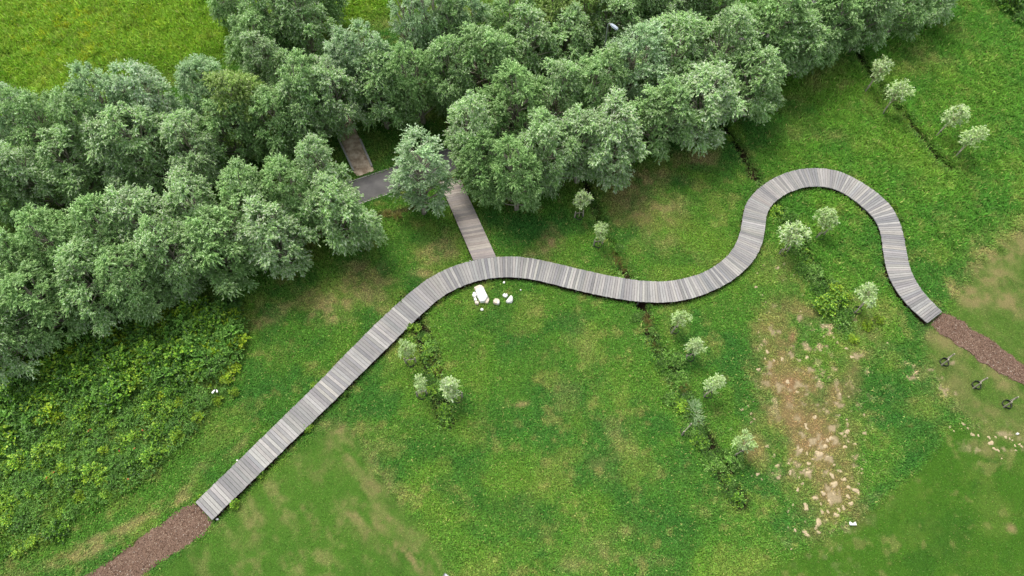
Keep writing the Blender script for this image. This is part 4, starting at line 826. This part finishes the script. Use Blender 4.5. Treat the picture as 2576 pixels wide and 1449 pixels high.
for i, (qx, qy, s) in enumerate(mole):
    if qx > 2590: continue
    x, y, _ = W(qx, qy, 0); o = new_obj('molehill', mh[i % 7]); sc = s/3./ppm(qx, qy)*1.25
    o.location = (x, y, gz(x, y)-.005); o.scale = (sc, sc*random.uniform(.75, 1.0), sc*.7+.03); o.rotation_euler[2] = random.uniform(0, 6.28)
    if qx > 2330: tag(o, 'small pale sandy mound at the edge of the mown grass on the right', 'molehill', 'sandy mounds at the right')
    elif qy < 810: tag(o, 'small pale sandy mound in the grass below the boardwalk loop', 'molehill', 'sandy mounds below the loop')
    else: tag(o, 'pale sandy mound in the worn ground of the lower right field', 'molehill', 'sandy mounds in the worn ground')

# ------------------------------------------------------------------ limestone blocks
def rock(seed, outline, hgt, mat, top_flat=True):
    """faceted stone from an outline (local metres)"""
    r = random.Random(seed); pts = []
    n = len(outline); mb = MB(); vs = []
    for lv, (k, z) in enumerate(((1.0, -.1), (1.03, hgt*.45), (.94, hgt*.85), (.84, hgt))):
        for x, y in outline: vs.append((x*k+r.uniform(-.02, .02), y*k+r.uniform(-.02, .02), z+r.uniform(-.02, .02)*(lv > 0)))
    vs.append((r.uniform(-.05, .05), r.uniform(-.05, .05), hgt*1.04))
    fs = [(l*n+k, l*n+(k+1) % n, (l+1)*n+(k+1) % n, (l+1)*n+k) for l in range(3) for k in range(n)]+[(3*n+k, 3*n+(k+1) % n, 4*n) for k in range(n)]
    mb.add(vs, fs); me = mb.mesh('stone'); me.materials.append(mat); return me
def Z1(x, y): return ((1780+x/8.05)/1.56522, (1060+y/8.05)/1.56522)
def stone(seed, pts, hgt, mat, label, name='stone_block'):
    w = [np.array(W2(*Z1(*p), hgt*.8)) for p in pts]; c = sum(w)/len(w); loc = [(p[0]-c[0], p[1]-c[1]) for p in w]
    area = sum(loc[i][0]*loc[(i+1) % len(loc)][1]-loc[(i+1) % len(loc)][0]*loc[i][1] for i in range(len(loc)))
    if area < 0: loc = loc[::-1]
    o = new_obj(name, rock(seed, loc, hgt, mat)); o.location = (c[0], c[1], 0); tag(o, label, 'stone', 'white stones below the boardwalk'); return o
stone(1, [(730,640),(800,590),(900,570),(1010,580),(1050,680),(1100,780),(1140,865),(1080,930),(1040,1000),(900,1025),(850,960),(810,850),(770,740)], .42, m_white, 'large bright white rectangular stone block lying in the grass below the boardwalk')
stone(2, [(690,575),(760,530),(860,495),(950,510),(1005,560),(1010,600),(900,600),(790,610),(720,640)], .2, m_cream, 'flat cream stone at the upper end of the big white block')
stone(3, [(640,820),(650,740),(700,710),(760,760),(775,840),(740,870),(690,885)], .3, m_white, 'white stone on the left side of the big white block')
stone(4, [(690,960),(700,905),(760,900),(790,960),(770,1000),(710,1000)], .25, m_white, 'small white stone at the lower left of the big block')
stone(5, [(720,1040),(760,990),(830,1010),(855,1070),(810,1110),(740,1100)], .22, m_cream, 'small mottled stone below the left side of the big block')
stone(6, [(1000,1030),(1060,960),(1130,870),(1175,920),(1170,1010),(1120,1080),(1050,1070)], .18, m_cream, 'cream stone rubble at the lower right corner of the big block')
stone(7, [(1300,980),(1350,930),(1440,925),(1500,960),(1510,1040),(1460,1100),(1380,1095),(1320,1050)], .28, m_cream, 'cream boulder with a white broken corner right of the big block')
stone(8, [(1430,1090),(1440,1040),(1490,1010),(1505,1060),(1470,1098)], .31, m_white, 'white chip of stone leaning on the cream boulder')
stone(9, [(1605,810),(1640,755),(1690,785),(1740,765),(1765,815),(1740,865),(1690,885),(1640,855)], .22, m_white, 'white notched stone above the triangular one')
stone(10, [(1705,1020),(1760,950),(1800,890),(1860,825),(1905,840),(1930,900),(1920,980),(1880,1040),(1780,1050)], .3, m_white, 'white triangular boulder, rightmost of the stones')
for k, (qx, qy, s, lab) in enumerate([(1645,415,.09,'white pebble in the grass just under the boardwalk edge'),(945,1275,.12,'round white pebble in the lawn below the big block'),(2178,655,.06,'tiny white pebble in the lawn farthest right')]):
    px, py = Z1(qx, qy); x, y, _ = W(px, py, .08); o = new_obj('pebble', rock(40+k, [(math.cos(a)*s, math.sin(a)*s) for a in np.arange(0, 6.2, .9)], .12, m_white)); o.location = (x, y, 0); tag(o, lab, 'stone', 'white stones below the boardwalk')
for k, (px, py, s, lab) in enumerate([(1183,656,.05,'white pebble at the corner where the short boardwalk joins'),(546,1306,.09,'white stone beside the lower left end of the boardwalk'),(2560,1091,.09,'white pebble at the right edge of the dry grass'),(597,1158,.07,'pale pebble against the upper edge of the lower boardwalk')]):
    x, y, _ = W(px, py, .08); o = new_obj('pebble', rock(60+k, [(math.cos(a)*s, math.sin(a)*s*.7) for a in np.arange(0, 6.2, .9)], .12, m_white)); o.location = (x, y, 0); tag(o, lab, 'stone')

# ------------------------------------------------------------------ litter, lamp, panel
def curve_strip(pts, w, t, name, mat, parent=None):
    mb = MB(); c = np.array(pts, float); a = offset_line(c, w/2); b_ = offset_line(c, -w/2)
    for i in range(len(c)-1):
        q = [b_[i], b_[i+1], a[i+1], a[i]]; mb.add([(v[0], v[1], 0) for v in q]+[(v[0], v[1], t) for v in q], [(3,2,1,0),(4,5,6,7),(0,1,5,4),(1,2,6,5),(2,3,7,6),(3,0,4,7)])
    return mb.build(name, mat, parent)
x, y, _ = W(543, 987, .3); e = empty('plastic_can', (x, y, .42), 0); tag(e, 'bent white piece of plastic with a black patch lying on the thicket', 'litter')
arc = [(-.17, -.13), (-.14, -.04), (-.08, .06), (0, .12), (.08, .10), (.15, .04), (.15, -.06)]
curve_strip(arc, .10, .08, 'shell', m_plast, e)
mb = MB(); mb.tube([(.02, .10, .07), (.02, .10, .10)], .06, 12); mb.build('cap', m_black, e)
x, y, _ = W(2145, 1317, .1); mb = MB()
out = [(-.22, -.10), (.23, -.11), (.21, .09), (.14, .09), (.04, .02), (-.04, .02), (-.14, .11), (-.21, .11)]
n = len(out); mb.add([(a, b_, 0) for a, b_ in out]+[(a, b_, .06) for a, b_ in out], [tuple(range(n))[::-1], tuple(range(n, 2*n))]+[(i, (i+1) % n, (i+1) % n+n, i+n) for i in range(n)])
o = mb.build('notched_board', m_plast); o.location = (x, y, .08); tag(o, 'small white board with a curved notch lying on the grass at the lower right', 'board')
# street lamp among the willows
hx, hy, hz = W(1555, 76, 7.6); e = empty('street_lamp', (hx-.75, hy+.9, 0)); tag(e, 'street lamp with a pale blue grey head poking out of the willows', 'street lamp')
mb = MB(); mb.tube([(0, 0, -.2), (0, 0, 3), (0, 0, 7.4), (.08, -.1, 7.62), (.3, -.36, 7.66)], [.09, .075, .055, .045, .04], 10); mb.build('pole', m_pole, e, True)
mb = MB(); ax = np.array([.64, -.77]); sd = np.array([.77, .64]); vs = []; prof = [(.26, .07, .0), (.36, .13, .05), (.6, .165, .07), (.85, .16, .07), (1.0, .14, .05), (1.06, .08, .0)]
for d_, w_, t_ in prof:
    for s_, zz_ in ((-1, 7.60), (-.7, 7.66+t_), (.7, 7.66+t_), (1, 7.60), (.6, 7.56), (-.6, 7.56)):
        p = ax*d_*1.05+sd*w_*s_; vs.append((p[0], p[1], zz_))
m6 = 6; fs = [(i*m6+k, i*m6+(k+1) % m6, (i+1)*m6+(k+1) % m6, (i+1)*m6+k) for i in range(len(prof)-1) for k in range(m6)]+[tuple(range(6))[::-1], tuple(range((len(prof)-1)*6, len(prof)*6))]
mb.add(vs, fs); mb.build('lamp_head', m_lamp, e)
# panel cut by the bottom edge
zt = .9; a = np.array(W2(1119, 1441, zt)); e = empty('info_panel', (a[0], a[1], 0)); tag(e, 'grey and white topped panel on posts cut off by the bottom edge', 'panel')
dv = np.array([.81, -.58]); nv = np.array([-.58, -.81]); L = 1.1; wd = .7
def slab(name, o0, l, w, z, t, mat):
    mb = MB(); q = [o0, o0+dv*l, o0+dv*l+nv*w, o0+nv*w]; q = [p for p in q]
    mb.add([(p[0], p[1], z) for p in q]+[(p[0], p[1], z+t) for p in q], [(0,1,2,3),(7,6,5,4),(4,5,1,0),(5,6,2,1),(6,7,3,2),(7,4,0,3)]); return mb.build(name, mat, e)
slab('frame', np.array([0., 0.]), L, wd, zt-.06, .06, m_panelg)
slab('panel_face', dv*.07+nv*.0+np.array([0, .0]), L-.1, .13, zt+.003, .02, m_panelw)
for p in (dv*.12+nv*.12, dv*.95+nv*.12, dv*.12+nv*.55, dv*.95+nv*.55):
    mb = MB(); mb.box((p[0], p[1], .4), (.07, .07, .88)); mb.build('leg', m_pole, e)
# bare sticks and orange leaves in the thicket
for i, (qx, qy) in enumerate([(227,1080),(222,1084),(358,1082),(338,1128),(300,1134),(325,1180),(117,1202),(322,1205),(135,1188)]):
    x, y, _ = W(qx, qy, .5); mb = MB(); mb.add([(-.09, 0, 0), (0, .045, .015), (.10, 0, 0), (0, -.045, .015)], [(0, 3, 2, 1)]); mb.add([(-.12, 0, -.01), (-.09, .006, 0), (-.09, -.006, 0)], [(0, 1, 2)])
    o = mb.build('dead_leaf', m_orange); o.location = (x, y, .5); o.rotation_euler = (.2, .1, i*1.3); tag(o, 'orange brown dead leaf caught on the thicket plants', 'leaf', 'orange leaves in the thicket')

# ------------------------------------------------------------------ light, sky, camera
wd_ = bpy.data.worlds.new('World'); scene.world = wd_; wd_.use_nodes = True; nt = wd_.node_tree; bg = nt.nodes['Background']
sky = nt.nodes.new('ShaderNodeTexSky'); sky.sky_type = 'NISHITA'; sky.sun_disc = False; EL, AZ = R(62), R(-30)
sky.sun_elevation = EL; sky.sun_rotation = AZ; sky.air_density = 1.0; sky.dust_density = 4.0; sky.ozone_density = .6
hs = nt.nodes.new('ShaderNodeHueSaturation'); hs.inputs['Saturation'].default_value = .35; nt.links.new(sky.outputs[0], hs.inputs['Color']); nt.links.new(hs.outputs[0], bg.inputs[0]); bg.inputs[1].default_value = .14
sl = bpy.data.lights.new('sun', 'SUN'); sl.energy = 1.5; sl.angle = R(22); sl.color = (1, .95, .87); so = bpy.data.objects.new('sun', sl); col.objects.link(so)
d = Vector((math.sin(AZ)*math.cos(EL), math.cos(AZ)*math.cos(EL), math.sin(EL))); so.rotation_euler = d.to_track_quat('Z', 'Y').to_euler()
cam = bpy.data.cameras.new('camera'); co = bpy.data.objects.new('camera', cam); col.objects.link(co); co.location = (0, 0, H); co.rotation_euler = (TILT, 0, 0)
cam.sensor_width = 36; cam.lens = 36*F/2576; cam.clip_end = 2000; cam.clip_start = .5; scene.camera = co
scene.view_settings.view_transform = 'Standard'; scene.view_settings.look = 'None'; scene.view_settings.exposure = 1.08; scene.view_settings.gamma = 1
scene.render.engine = 'CYCLES'
